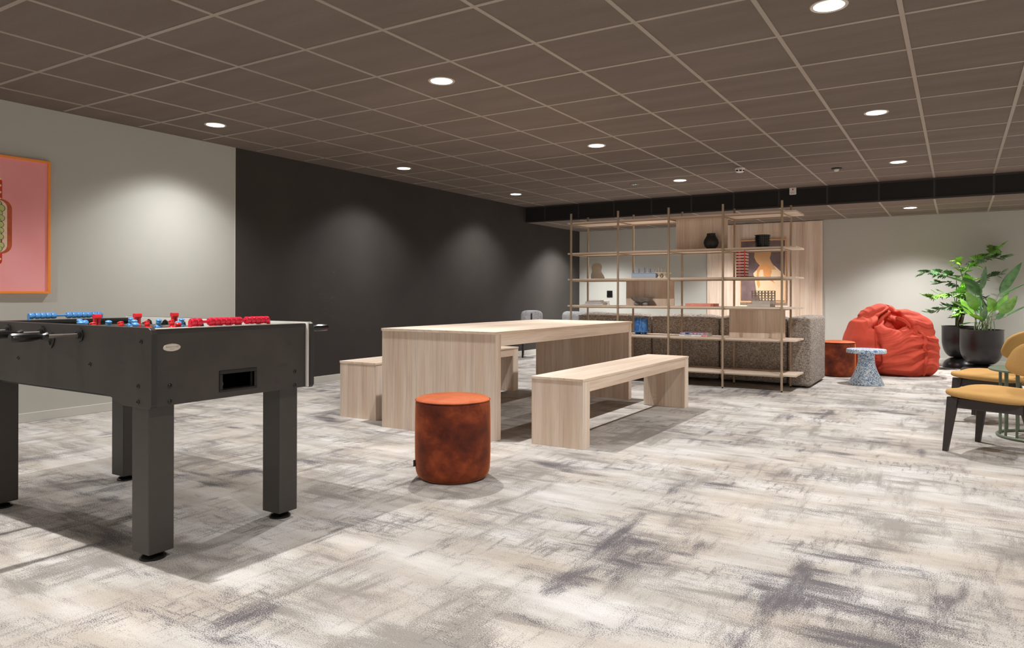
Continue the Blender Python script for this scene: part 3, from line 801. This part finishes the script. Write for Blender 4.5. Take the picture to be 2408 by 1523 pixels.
# blue pot
t = onshelf('blue_pot', 'glossy bright blue textured pot on feet on the lower shelf', 'pot', 2.555, YO, 1)
BP = NT('blue_glaze', .18, 0, .5); nn = BP.noise(26, BP.coord((1, 1, .45)), detail=3, dist=1.5)
BP.col(BP.ramp(nn, [(.35, srgb(44, 92, 160)), (.6, srgb(82, 142, 208))])); BP.bump(nn, .9, .012); BP = BP.m
part('pot_body', MB().lathe([(.0, .040), (.080, .040), (.082, .06), (.080, .10), (.076, .185), (.070, .185), (.066, .17), (0, .16)], n=40, cap=False), BP, t, smooth=True, local=True)
part('saucer', MB().lathe([(.0, .018), (.070, .018), (.092, .026), (.094, .040), (.084, .042), (0, .042)], n=40, cap=False), BP, t, smooth=True, local=True)
for a in (3.9, 5.5, .8, 2.3): part('foot', MB().lathe([(.017, 0), (.017, .02)], .055*math.cos(a), .055*math.sin(a), 14), BP, t, local=True)
# magazines
MG1 = NT('colourful_cover', .3); mn = MG1.noise(9, MG1.coord((1, 2, 1)), detail=2)
MG1.col(MG1.ramp(mn, [(.38, srgb(66, 78, 140)), (.45, srgb(220, 214, 222)), (.52, srgb(150, 150, 196)), (.58, srgb(222, 74, 92)), (.66, srgb(232, 226, 226))])); MG1 = MG1.m
WC = plain('white_gloss_cover', srgb(238, 236, 236), .3)
b1 = book('magazine', 'white spined art book, lower of the two on the low shelf', 3.06, 3.36, 5.24, 5.46, LV[1], LV[1]+.022, WC)
text('spine_title', 'THE ART OF', .013, plain('print_dark', srgb(70, 70, 78), .5), b1, (3.155, 5.2395, LV[1]+.011), (PI/2, 0, 0))
text('spine_title', 'HOME', .013, plain('print_coral', srgb(226, 130, 130), .5), b1, (3.232, 5.2395, LV[1]+.011), (PI/2, 0, 0)) if False else None
m = MB().box(3.302, 3.352, 5.2390, 5.2402, LV[1]+.007, LV[1]+.015); part('spine_red_block', m, plain('print_red', srgb(222, 66, 62), .5), b1)
b2 = book('magazine', 'colourful covered book, upper of the two on the low shelf', 3.065, 3.355, 5.25, 5.47, LV[1]+.022, LV[1]+.040, MG1)

# ------------------------------------------------------------------ sofa behind the shelving
so = thing('sofa', 'large tweed modular sofa seen from behind the shelving', 'sofa', (2.95, 6.2, 0))
def cushion(name, x0, x1, y0, y1, z0, z1, mat, parent, r=.05, puff=.01):
    m = MB().box(x0, x1, y0, y1, z0, z1)
    return part(name, m, mat, parent, bevel=r, seg=4, smooth=True, angle=3)
SX = [1.586, 2.562, 3.361, 4.098]
for a, b in zip(SX[:-1], SX[1:]):
    cushion('back_module', a+.004, b-.004, 5.70, 5.96, .03, .715, SOFA, so, .03)
    def bulge(p, a=a, b=b):
        u = (p.x-a)/(b-a); q = max(0, 1-(2*u-1)**6)
        return Vector((p.x, p.y, p.z+(.028*q+.008*noise.noise(p*9)+.010*noise.noise(p*4))*(1 if p.z > .72 else 0)))
    m = MB(); nx, ny = 26, 10
    for (zz) in (0, 1):
        m.v += [(a+.008+(b-a-.016)*i/nx, 5.712+.24*j/ny, .70 if zz == 0 else .722) for j in range(ny+1) for i in range(nx+1)]
    def bz(p):
        i = (p.x-a-.008)/(b-a-.016); j = (p.y-5.712)/.24
        q = (1-abs(2*i-1)**8)*(1-abs(2*j-1)**4)
        return Vector((p.x, p.y, p.z+(q*.030+.006*noise.noise(p*11)*q+.008*noise.noise(p*5)*q) if p.z > .71 else p.z))
    B = (nx+1)*(ny+1)
    for j in range(ny):
        for i in range(nx):
            q = j*(nx+1)+i; m.f.append((q+B, q+1+B, q+nx+2+B, q+nx+1+B)); m.m.append(0)
    for i in range(nx): m.f.append((i, i+1, i+1+B, i+B)); m.m.append(0); q = ny*(nx+1)+i; m.f.append((q+1, q, q+B, q+1+B)); m.m.append(0)
    for j in range(ny): q = j*(nx+1); m.f.append((q+nx+1, q, q+B, q+nx+1+B)); m.m.append(0); q += nx; m.f.append((q, q+nx+1, q+nx+1+B, q+B)); m.m.append(0)
    m.xform(bz)
    part('back_cushion', m, SOFA, so, smooth=True, angle=3)
cushion('arm', 4.102, 4.335, 5.66, 6.62, .015, .745, SOFA, so, .035)
cushion('seat_base', 1.60, 4.098, 5.965, 6.60, .03, .40, SOFA, so, .03)
cushion('back_module', 1.600, 1.80, 5.97, 6.6, .41, .60, SOFA, so, .03)
m = MB()
for x in (1.7, 2.9, 4.25):
    for y in (5.78, 6.5): m.box(x-.02, x+.02, y-.02, y+.02, 0, .035)
part('sofa_foot', m, PLASTIC_B, so)

# pale lounge chair and grey dining chair beyond
lc = thing('lounge_chair', 'pale grey boucle lounge chair behind the left end of the sofa', 'lounge chair', (1.05, 7.3, 0))
cushion('seat', .70, 1.42, 6.95, 7.62, .22, .42, BOUCLE, lc, .06)
cushion('backrest', .70, 1.42, 6.90, 7.06, .34, .735, BOUCLE, lc, .065)
for x in (.76, 1.36):
    for y in (7.0, 7.56): part('leg', MB().box(x-.02, x+.02, y-.02, y+.02, 0, .24), DKWOOD, lc)
gc = thing('dining_chair', 'grey boucle chair with dark legs beyond the long table', 'chair', (.02, 7.22, 0), math.radians(-152))
def shellback(w_, z0, z1, th, curve, n=18, e=4.0):
    """upholstered back: rounded slab bent round the sitter, local +y behind"""
    m = MB().ball((0, 0, 0), (w_/2, th/2, (z1-z0)/2), 36, 16, e=.55)
    m.xform(lambda p: Vector((p.x, p.y-curve*(p.x/(w_/2))**2, p.z+(z0+z1)/2)))
    return m
m = shellback(.34, .50, .735, .07, .06); m.xform(lambda p: p+Vector((0, .0, 0)))
part('backrest', m, BOUCLE, gc, smooth=True, local=True, angle=3)
part('seat', MB().ball((0, -.20, .43), (.20, .20, .04), 28, 10, e=.6), BOUCLE, gc, smooth=True, local=True)
part('back_post', MB().box(-.012, .012, .026, .046, .36, .69), DKWOOD, gc, bevel=.003, local=True)
for (x, y) in ((-.12, .0), (.12, .0), (-.13, -.33), (.13, -.33)):
    part('leg', MB().tube([(x*1.15, y*1.0, 0), (x, y, .40)], [.014, .022], 8), DKWOOD, gc, smooth=True, local=True)

# ------------------------------------------------------------------ wood wall panel with artwork
pn = thing('wall_panel', 'tall pale ash panel mounted on the back wall behind the artwork', 'wall panel', (2.95, YB, 0))
for a, b in ((2.052, 2.955), (2.957, 3.858)):
    part('board', MB().box(a, b, YB-.032, YB-.001, .075, 2.137), W_Z, pn, bevel=.0012)
t = thing('framed_artwork', 'abstract purple and cream artwork in a thin wooden frame', 'framed artwork', (2.96, YB-.032, 1.36))
ax0, ax1, az0, az1, ay = 2.603, 3.325, .860, 1.876, YB-.032
m = MB()
for b in ((ax0, ax1, az0, az0+.022), (ax0, ax1, az1-.022, az1), (ax0, ax0+.018, az0+.022, az1-.022), (ax1-.018, ax1, az0+.022, az1-.022)):
    m.box(b[0], b[1], ay-.035, ay-.001, b[2], b[3])
part('frame', m, plain('oak_frame', srgb(206, 160, 116), .5), t, bevel=.0015)
tt = NT('aubergine_paper', .15); tt.col(tt.ramp(tt.noise(2.5, tt.coord((1, 1, 1)), detail=5, rough=.6), [(.35, srgb(78, 62, 66)), (.65, srgb(128, 106, 104))]))
part('paper', MB().box(ax0+.018, ax1-.018, ay-.020, ay-.004, az0+.022, az1-.022), tt.m, t)
def au(px_, pz_): return (2.603+(px_-1740)/(1849-1740)*.722, 1.876-(pz_-562)/(711-562)*1.016)
def artshape(nm, pts, d, mat):
    from mathutils.geometry import tessellate_polygon
    P_ = [au(*p) for p in pts]; n_ = len(P_)
    vs_ = [(x, ay-.0202-d, z) for x, z in P_]
    m = MB(); tris = tessellate_polygon([[Vector((x, z, 0)) for x, z in P_]])
    m.add(vs_, [tuple(q) for q in tris]); 
    m.add([(x, ay-.0202-d+.0002, z) for x, z in P_], [tuple(q) for q in tris])
    for i in range(n_):
        j = (i+1) % n_; m.add([vs_[i], vs_[j], (vs_[j][0], vs_[j][1]+.0002, vs_[j][2]), (vs_[i][0], vs_[i][1]+.0002, vs_[i][2])], [(0, 1, 2, 3)])
    return part(nm, m, mat, t)
CREAM = plain('cream_paper_shape', srgb(222, 192, 158), .2, var=.03, vs_=6); TAN = plain('tan_paper_shape', srgb(204, 158, 112), .2, var=.05, vs_=8); OCH = plain('orange_paper_shape', srgb(212, 148, 92), .2, var=.08, vs_=8)
artshape('cream_shape', [(1772, 642), (1780, 634), (1786, 626), (1791, 618), (1800, 615), (1812, 615), (1818, 622), (1826, 628), (1834, 636), (1843, 644), (1846, 650), (1846, 706), (1790, 706), (1780, 690), (1777, 668), (1775, 655)], .0003, CREAM)
artshape('tan_shape', [(1775, 588), (1813, 588), (1814, 596), (1811, 606), (1814, 615), (1821, 625), (1826, 634), (1812, 634), (1800, 622), (1788, 624), (1779, 614), (1774, 604)], .0006, TAN)
artshape('orange_shape', [(1781, 632), (1786, 625), (1797, 620), (1806, 623), (1814, 630), (1816, 638), (1813, 648), (1816, 655), (1824, 667), (1813, 660), (1803, 654), (1797, 648), (1795, 633), (1788, 634), (1785, 645), (1787, 660), (1788, 670), (1785, 678), (1781, 668), (1780, 650)], .0009, OCH)

# ------------------------------------------------------------------ speckled stool
t = thing('speckled_stool', 'blue and white speckled side stool with flared base', 'stool', (4.79, 6.37, 0))
part('stool_top', MB().lathe([(.0, .345), (.196, .345), (.201, .349), (.201, .383), (.197, .388), (0, .388)], n=56, cap=False), TERR, t, smooth=True, local=True)
part('stool_base', MB().lathe([(.178, 0), (.180, .004), (.150, .07), (.115, .145), (.094, .205), (.086, .25), (.083, .30), (.084, .345), (0, .345)], n=56, cap=True), TERR, t, smooth=True, local=True)

# ------------------------------------------------------------------ beanbag
def beanbag():
    tt = NT('red_canvas', .8, 0, .2)
    tt.col(tt.ramp(tt.noise(5, detail=2), [(.3, srgb(194, 74, 58)), (.7, srgb(204, 84, 64))])); tt.bump(tt.noise(400, detail=1), .2, .001)
    o0 = Vector((4.86, 7.62, 0))
    # local frame: u = image right, v = away from the camera
    u = Vector((.855, .52, 0)).normalized(); v = Vector((-u.y, u.x, 0))
    L = lambda a, b, c_: tuple(o0+u*a+v*b+Vector((0, 0, c_)))
    m = MB()
    def blob(a, b, c_, ra, rb, rc, tilt=0, e=.8, roll=0):
        s0 = len(m.v)
        m.ball((0, 0, 0), (ra, rb, rc), 28, 18, e=e)
        R = Matrix.Rotation(roll, 3, 'Y') @ Matrix.Rotation(tilt, 3, 'X')
        m.xform(lambda p: (lambda q: Vector(L(a+q.x, b+q.y, c_+q.z)))(R @ p), s0)
    blob(.19, -.02, .28, .40, .36, .30, 0, .62)         # main front body
    blob(.30, .03, .48, .29, .30, .28, 0, .75)          # right shoulder
    blob(-.02, -.06, .46, .20, .24, .17, 0, .75)        # left front shoulder
    blob(.32, .06, .68, .17, .22, .13, 0, .85, .30)     # right top
    blob(-.17, .10, .38, .24, .34, .36, 0, .75, .22)    # left rear part
    blob(-.06, .16, .72, .24, .20, .12, 0, .9, -.5)     # raised left ridge
    blob(.08, .20, .78, .16, .14, .10, 0, .9)           # crest
    blob(-.33, .12, .18, .10, .26, .17, 0, .8)
    me = bpy.data.meshes.new('tmp'); me.from_pydata(m.v, [], m.f)
    ob = bpy.data.objects.new('tmp', me); C.objects.link(ob)
    md = ob.modifiers.new('r', 'REMESH'); md.mode = 'VOXEL'; md.voxel_size = .0085
    ms = ob.modifiers.new('s', 'SMOOTH'); ms.iterations = 12; ms.factor = .5
    dg = bpy.context.evaluated_depsgraph_get(); ev = ob.evaluated_get(dg); em = bpy.data.meshes.new_from_object(ev)
    bpy.data.objects.remove(ob)
    em.calc_loop_triangles()
    nor = [Vector(x.normal) for x in em.vertices]
    def ridge(x): x = x-math.floor(x); return (1-abs(2*x-1))
    sm = lambda x: max(0, min(1, x))
    for i, vt in enumerate(em.vertices):
        p = vt.co-o0; a, b, c_ = p.dot(u), p.dot(v), p.z
        n1 = noise.noise(Vector((a*2.4, b*2.4, c_*1.8+5))); n2 = noise.noise(Vector((a*5, b*5, c_*7+2)))
        ds = a-.285                                            # distance from the stitched seam
        near = math.exp(-abs(ds)/.19)*sm((.74-c_)*5)*sm((.12-b)*6+.6)
        # folds pulled sideways from the seam, drooping away from it
        ph = (c_+.32*abs(ds)+.10*ds)*9.0+n1*1.5
        f1 = (ridge(ph)**1.5)*.044*near
        f2 = (ridge(ph*2.3+n2*1.6+.3)**1.5)*.017*near
        low = sm((.26-c_)*5)*sm((a+.05)*6)
        f3 = (ridge((c_-.25*a)*13+n1*2.5)**1.6)*.020*low
        f4 = n2*.010
        seamL = math.exp(-((a+.185+.06*(c_-.3))/.016)**2)*(.045 if b < .05 and c_ < .62 else 0)
        top = sm((c_-.52)*6)
        cr = math.exp(-(((c_-.60)-.62*(a+.22))/.022)**2)*.095*sm((.14-a)*8)*sm((a+.30)*10)*top*(1 if b < .2 else 0)
        cr3 = math.exp(-(((c_-.72)-.45*(a+.22))/.020)**2)*.035*sm((.10-a)*8)*sm((a+.34)*10)*top
        pit = .16*math.exp(-((a-.05)/.085)**2-((c_-.63)/.034)**2)*(1 if b < .05 else .3)
        cr2 = math.exp(-(((a-.205)+.35*(c_-.62))/.020)**2)*.060*sm((c_-.46)*8)*(1 if b < .15 else 0)
        f5 = (ridge((a*1.2+c_*.8)*7+n1*2.2)**2)*.007*top
        vt.co = vt.co+nor[i]*(f1+f2+f3+f4+f5-seamL-cr-cr2-cr3-pit-.010)
        if vt.co.z < .003: vt.co.z = .003
    for p in em.polygons: p.use_smooth = True
    em.materials.append(tt.m); em.name = 'beanbag'
    for vt in em.vertices: vt.co -= o0
    root = thing('beanbag', 'large crumpled red canvas beanbag near the back wall', 'beanbag', o0)
    b_ = bpy.data.objects.new('bag', em); C.objects.link(b_); b_.parent = root
    # stitched flap running down the front seam and the strap handle
    def surf(a, c_):
        # approximate front surface depth by nearest vertex towards the camera
        best = None
        for vt in em.vertices:
            q = vt.co; aa = q.dot(u)
            if abs(aa-a) < .014 and abs(q.z-c_) < .014:
                bb = q.dot(v)
                if best is None or bb < best: best = bb
        return best if best is not None else -.3
    pts = []
    for k in range(46):
        c_ = .62-.60*k/45; a = .285+.012*math.sin(c_*30)+.02*(.6-c_)
        pts.append((a, c_))
    m = MB(); P3 = []
    bs = [surf(a, max(c_, .03)) for a, c_ in pts]
    bs = [sum(bs[max(0, k-2):k+3])/len(bs[max(0, k-2):k+3]) for k in range(len(bs))]
    for (a, c_), b0 in zip(pts, bs):
        P3.append((u*a+v*(b0-.004)+Vector((0, 0, max(c_, .012)))))
    for k, p in enumerate(P3):
        wob = .007*math.sin(k*.55)
        m.v += [tuple(p+u*(-.012)), tuple(p+u*(.004+wob)-v*.022), tuple(p+u*(.010+wob)-v*.021), tuple(p+u*.004)]
    for k in range(len(P3)-1):
        for j in range(4):
            m.f.append((4*k+j, 4*k+(j+1) % 4, 4*k+4+(j+1) % 4, 4*k+4+j)); m.m.append(0)
    part('seam_flap', m, tt.m, root, smooth=True, local=True)
    b0 = surf(.12, .66)
    m = MB(); path = [(.09, .70, -.02), (.12, .69, -.035), (.15, .66, -.045), (.175, .62, -.04), (.20, .585, -.02)]
    for (a, c_, db) in path:
        p = u*a+v*(surf(a, c_)+db)+Vector((0, 0, c_)); m.v += [tuple(p+Vector((0, 0, .028))), tuple(p-Vector((0, 0, .028))), tuple(p-Vector((0, 0, .028))+v*.005), tuple(p+Vector((0, 0, .028))+v*.005)]
    for k in range(len(path)-1):
        for j in range(4): m.f.append((4*k+j, 4*k+(j+1) % 4, 4*k+4+(j+1) % 4, 4*k+4+j)); m.m.append(0)
    m.f += [(0, 1, 2, 3), tuple(4*(len(path)-1)+j for j in (3, 2, 1, 0))]; m.m += [0, 0]
    part('strap', m, tt.m, root, smooth=True, local=True, sub=1)
beanbag()

# ------------------------------------------------------------------ potted plants
def planter(t, x, y, r, hb, ht):
    """bowl standing on an upturned dome"""
    part('pot_base', MB().lathe([(r*.95, 0), (r*.955, .008)]+[(r*(.25+.70*math.cos(q*PI/20)), .008+(hb-.010)*math.sin(q*PI/20)) for q in range(1, 11)]+[(0, hb)], x, y, 56), POT, t, smooth=True)
    part('pot_bowl', MB().lathe([(r*.30, hb)]+[(r*(.30+.70*math.sin(q*PI/24)**.85), hb+.24*(1-math.cos(q*PI/24))) for q in range(2, 13)]+[ (r, ht-.008), (r+.008, ht), (r-.004, ht), (r-.010, ht-.01), (r-.014, ht-.04), (0, ht-.04)], x, y, 64, cap=False), POT, t, smooth=True, angle=1.2)
    part('soil', MB().lathe([(r-.016, ht-.035), (0, ht-.028)], x, y, 40, cap=False), SOIL, t)
def blade(m, base, dirv, ln, wd, bend=.25, up=Vector((0, 0, 1)), n=9, fold=.10):
    """lance shaped leaf blade with a mid rib fold, drooping towards the tip"""
    d = dirv.normalized(); s = d.cross(up)
    if s.length < .05: s = Vector((1, 0, 0))
    s.normalize(); nn = s.cross(d); nn.normalize(); p = Vector(base); dd = d.copy(); rows = []
    for k in range(n+1):
        t = k/n; wdt = wd*(math.sin(PI*min(1, t**.75)))**.8*(1 if t < .98 else 0)*.5
        nv = s.cross(dd).normalized()
        rows.append([p-s*wdt+nv*wdt*fold*2, p-s*wdt*.5+nv*wdt*fold*.6, p.copy(), p+s*wdt*.5+nv*wdt*fold*.6, p+s*wdt+nv*wdt*fold*2])
        dd = (dd+Vector((0, 0, -bend/n))).normalized(); p = p+dd*ln/n
    vs_ = [q for r_ in rows for q in r_]; fs = []
    for k in range(n):
        for j in range(4): fs.append((5*k+j, 5*k+j+1, 5*k+6+j, 5*k+5+j))
    th = Vector((0, 0, -.0012)); L_ = len(vs_)
    m.add(vs_+[q+nn*-.0012 for q in vs_], fs+[tuple(L_+i for i in reversed(f)) for f in fs])
def img_pt(px_, py_, ref):
    """place a plant tip seen at a photo pixel at the depth of its own plant"""
    dep = (Vector(ref)-CAM).dot(fw); v = fw+r2*(px_-CX)/FPX-u2*(py_-CY)/FPX
    return CAM+v*dep
# broad leaved plant in the nearer pot
X2, Y2 = 5.905, 8.60
t = thing('potted_plant', 'tall plant with long paddle leaves in the nearer black pot', 'potted plant', (X2, Y2, 0), 0, 'plants in black hourglass pots')
planter(t, X2, Y2, .242, .095, .545)
LV2 = [  # base x,y px of the blade, tip px, depth shift, width, material
    ((2290, 675), (2200, 646), -.05, .11, LEAF2), ((2300, 682), (2299, 626), -.1, .085, LEAF2), ((2311, 697), (2281, 650), .08, .17, LEAF2),
    ((2289, 728), (2250, 683), -.12, .13, LEAF1), ((2280, 730), (2240, 708), .02, .09, LEAF1), ((2297, 752), (2255, 737), -.14, .12, LEAF3),
    ((2282, 758), (2246, 764), -.06, .07, LEAF2), ((2300, 757), (2293, 716), -.12, .11, LEAF2), ((2352, 685), (2402, 615), 0, .12, LEAF2),
    ((2357, 690), (2418, 618), .10, .12, LEAF2), ((2354, 698), (2420, 668), .05, .07, LEAF2), ((2341, 737), (2367, 695), -.12, .15, LEAF1),
    ((2345, 730), (2382, 686), .05, .09, LEAF1), ((2358, 744), (2405, 715), -.10, .13, LEAF2), ((2342, 750), (2368, 722), 0, .09, LEAF2),
    ((2334, 724), (2314, 698), -.05, .12, LEAF1), ((2322, 740), (2318, 690), .12, .12, LEAF2), ((2338, 718), (2347, 698), .10, .10, LEAF1),
    ((2325, 735), (2335, 708), -.02, .10, LEAF3), ((2310, 725), (2306, 690), .10, .12, LEAF2), ((2326, 741), (2324, 712), .15, .12, LEAF2),
    ((2300, 745), (2285, 700), .15, .10, LEAF1)]
random.seed(11)
for (b, tip, ds, wd, mt) in LV2:
    ref = (X2, Y2, 0)
    pb = img_pt(b[0], b[1], ref)+fw*ds*.6; pt = img_pt(tip[0], tip[1], ref)+fw*ds*1.6
    d = pt-pb
    a = random.uniform(0, 2*PI); root = Vector((X2+.11*math.cos(a)*random.random()+(pb.x-X2)*.22, Y2+.09*math.sin(a)+(pb.y-Y2)*.2, .505))
    mid = (root+pb)/2+Vector(((X2-pb.x)*.12, (Y2-pb.y)*.12, .06))
    q = [root, root*.45+mid*.5+Vector((0, 0, .02))+root*.05, mid, mid*.4+pb*.6, pb]
    st = part('stem', MB().tube(q, [.0055, .005, .0045, .004, .003], 6), STEM, t, smooth=True)
    m = MB(); blade(m, pb, d+Vector((0, 0, .06*d.length)), d.length*1.02, wd, .10, up=Vector((0, 0, 1)) if abs(d.z) < .9*d.length else fw*-1)
    if abs(d.z) >= .55*d.length:
        m = MB(); blade(m, pb, d, d.length, wd, .05, up=(fw*-1+Vector((random.uniform(-.5, .5), 0, 0))))
    part('leaf', m, mt, t, smooth=True, angle=3)
# fishtail leaved plant in the farther pot
X1, Y1 = 5.66, 9.10
t = thing('potted_plant', 'bushy ragged leaved plant in the farther black pot', 'potted plant', (X1, Y1, 0), 0, 'plants in black hourglass pots')
planter(t, X1, Y1, .205, .14, .565)
def fishtail(m, base, d, ln, rnd):
    """ragged fan shaped leaflet"""
    d = d.normalized(); s = d.cross(Vector((0, 0, 1)))
    if s.length < .1: s = Vector((1, 0, 0))
    s.normalize(); nn = s.cross(d); n = 7; vs_ = [base]
    tips = []
    for k in range(n):
        a = -0.75+1.5*k/(n-1); r = ln*(1.0-.25*abs(a)+rnd.uniform(-.12, .12))
        dirv = d*math.cos(a)+s*math.sin(a)
        if base.y+dirv.y*r > 9.58: dirv = Vector((dirv.x, 0, dirv.z))
        tips.append(base+dirv*r+nn*(-.18*r*r/ln+rnd.uniform(-.006, .006)))
        if k < n-1:
            a2 = a+.125; r_ = ln*rnd.uniform(.58, .74)
            tips.append(base+(d*math.cos(a2)+s*math.sin(a2))*r_-nn*.08*r_)
    vs_ += tips
    fs = [(0, i, i+1) for i in range(1, len(vs_)-1)]; L_ = len(vs_)
    m.add(vs_+[q-nn*.001 for q in vs_], fs+[tuple(L_+i for i in reversed(f)) for f in fs])
rnd = random.Random(4)
FR = [((2268, 640), (2345, 582), 0, LEAF1, .075), ((2262, 655), (2238, 612), -.05, LEAF3, .05), ((2250, 650), (2180, 640), .02, LEAF2, .07), ((2240, 690), (2176, 700), -.05, LEAF1, .065),
      ((2250, 720), (2168, 735), -.10, LEAF2, .06), ((2285, 670), (2362, 645), .05, LEAF2, .06), ((2262, 690), (2262, 662), -.1, LEAF3, .07), ((2250, 715), (2225, 735), -.15, LEAF1, .065),
      ((2270, 705), (2300, 700), .05, LEAF1, .06), ((2255, 670), (2215, 665), .05, LEAF2, .05), ((2280, 615), (2378, 606), .08, LEAF2, .065), ((2265, 700), (2232, 690), -.12, LEAF1, .06),
      ((2275, 720), (2300, 735), -.05, LEAF1, .055), ((2262, 730), (2245, 745), .0, LEAF2, .05), ((2300, 690), (2335, 705), .1, LEAF2, .06)]
for (b, tip, ds, mt, ls) in FR:
    ref = (X1, Y1, 0); pb = img_pt(b[0], b[1], ref)+fw*ds*.4; pt = img_pt(tip[0], tip[1], ref)+fw*ds*2
    while pt.y > 9.42: pt = CAM+(pt-CAM)*.99
    root = Vector((X1+rnd.uniform(-.04, .04), Y1+rnd.uniform(-.03, .03), .53))
    q0 = root*.5+pb*.5+Vector(((X1-pb.x)*.2, (Y1-pb.y)*.2, .03))
    stp = [root, q0, pb, pb*.5+pt*.5+Vector((0, 0, .03)), pt]
    fr_ = part('stem', MB().tube(stp, [.008, .006, .005, .004, .002], 6), TRUNK if ds > 0 else STEM, t, smooth=True)
    m = MB(); N_ = 8
    for k in range(N_+1):
        f = k/N_; c_ = pb*(1-f)+pt*f+Vector((0, 0, .03*math.sin(PI*f))); ax = (pt-pb).normalized()
        for sd in (-1, 1):
            side = ax.cross(Vector((0, 0, 1)))
            if side.length < .1: side = rt.copy()
            side.normalize()
            dv = ax*rnd.uniform(.3, .8)+side*sd*rnd.uniform(.3, .8)+Vector((0, 0, rnd.uniform(-.7, .8)))
            fishtail(m, c_, dv, ls*rnd.uniform(1.3, 2.1)*(1 if k < N_ else 1.1), rnd)
    part('frond', m, mt, t)

# ------------------------------------------------------------------ ochre chairs and green table
def ochre_chair(loc, rz, label):
    """local frame: +x right of the sitter, -y front"""
    t = thing('lounge_chair', label, 'chair', loc, rz, 'ochre chairs with dark wooden legs')
    def seatf(p):
        f = (p.y+.25)/.5                                   # 0 front .. 1 back
        sag = -.016*math.exp(-((p.x)/.16)**2)
        return Vector((p.x*(1.0-.10*f), p.y, p.z+.020*(1-f)-.012+sag+.05*max(0, abs(p.x)/.27-.0)**2*.0))
    part('seat', MB().ball((0, 0, .362), (.292, .272, .033), 56, 14, e=.62).xform(seatf), OCHRE, t, smooth=True, local=True, angle=3)
    m = MB().ball((0, 0, 0), (.275, .032, .130), 56, 18, e=.62)
    m.xform(lambda p: Vector((p.x, .27+p.y+.10*(p.z)/.125*.5-.14*(abs(p.x)/.28)**2.2, .612+p.z*(1-.10*(abs(p.x)/.3)))))
    part('backrest', m, OCHRE, t, smooth=True, local=True, angle=3)
    def tleg(x, y, ztop, kx, ky, w0, w1):
        m = MB(); a, b = w0/2, w1/2
        m.add([(x+kx-a, y+ky-.014, 0), (x+kx+a, y+ky-.014, 0), (x+kx+a, y+ky+.014, 0), (x+kx-a, y+ky+.014, 0),
               (x-b, y-.016, ztop), (x+b, y-.016, ztop), (x+b, y+.016, ztop), (x-b, y+.016, ztop)],
              [(3, 2, 1, 0), (4, 5, 6, 7), (0, 1, 5, 4), (1, 2, 6, 5), (2, 3, 7, 6), (3, 0, 4, 7)])
        return m
    for sx in (-1, 1):
        part('leg', tleg(sx*.222, -.205, .340, sx*.016, -.022, .030, .030).xform(lambda p, sx=sx: Vector((p.x, p.y+(.0 if p.y < -.21 else .034*p.z/.352), p.z))), DKWOOD, t, bevel=.003, local=True)
        part('leg', tleg(sx*.200, .175, .340, sx*.025, .10, .030, .030).xform(lambda p: Vector((p.x, p.y+(.03 if p.y > .19 else 0)*p.z/.352, p.z))), DKWOOD, t, bevel=.003, local=True)
        part('side_rail', MB().box(sx*.215-.012, sx*.215+.012, -.19, .19, .275, .334), DKWOOD, t, bevel=.002, local=True)
        part('back_support', MB().tube([(sx*.12, .20, .33), (sx*.12, .275, .42), (sx*.12, .29, .56)], [.016, .014, .012], 8), DKWOOD, t, smooth=True, local=True)
    part('front_rail', MB().box(-.20, .20, -.20, -.18, .278, .334), DKWOOD, t, bevel=.002, local=True)
    return t
RZc = math.atan2(-.925, -.38)+PI      # local -y looks along (-.925,.38)
# rotation that maps local (0,-1) to (-.925,.38)
RZc = math.atan2(.38, -.925)+PI/2
ochre_chair((5.88, 3.06, 0), RZc, 'ochre upholstered chair in front of the green table, nearest the camera')
ochre_chair((5.895, 4.33, 0), RZc+.06, 'ochre upholstered chair behind the green table, its seat partly hidden')
t = thing('side_table', 'round sage green metal table on vertical bars between the ochre chairs', 'side table', (6.13, 3.72, 0))
part('table_top', MB().lathe([(0, .455), (.295, .455), (.303, .460), (.303, .468), (.296, .473), (0, .473)], n=64, cap=False), GREENM, t, smooth=True, local=True)
for k in range(16):
    a = 2*PI*(k+.3)/16
    part('bar', MB().tube([(.235*math.cos(a), .235*math.sin(a), .012), (.235*math.cos(a), .235*math.sin(a), .456)], .0085, 10), GREENM, t, smooth=True, local=True)
part('base_ring', MB().tube([(.25*math.cos(a*PI/32), .25*math.sin(a*PI/32), .010) for a in range(64)], .0095, 10, closed=True), GREENM, t, smooth=True, local=True)
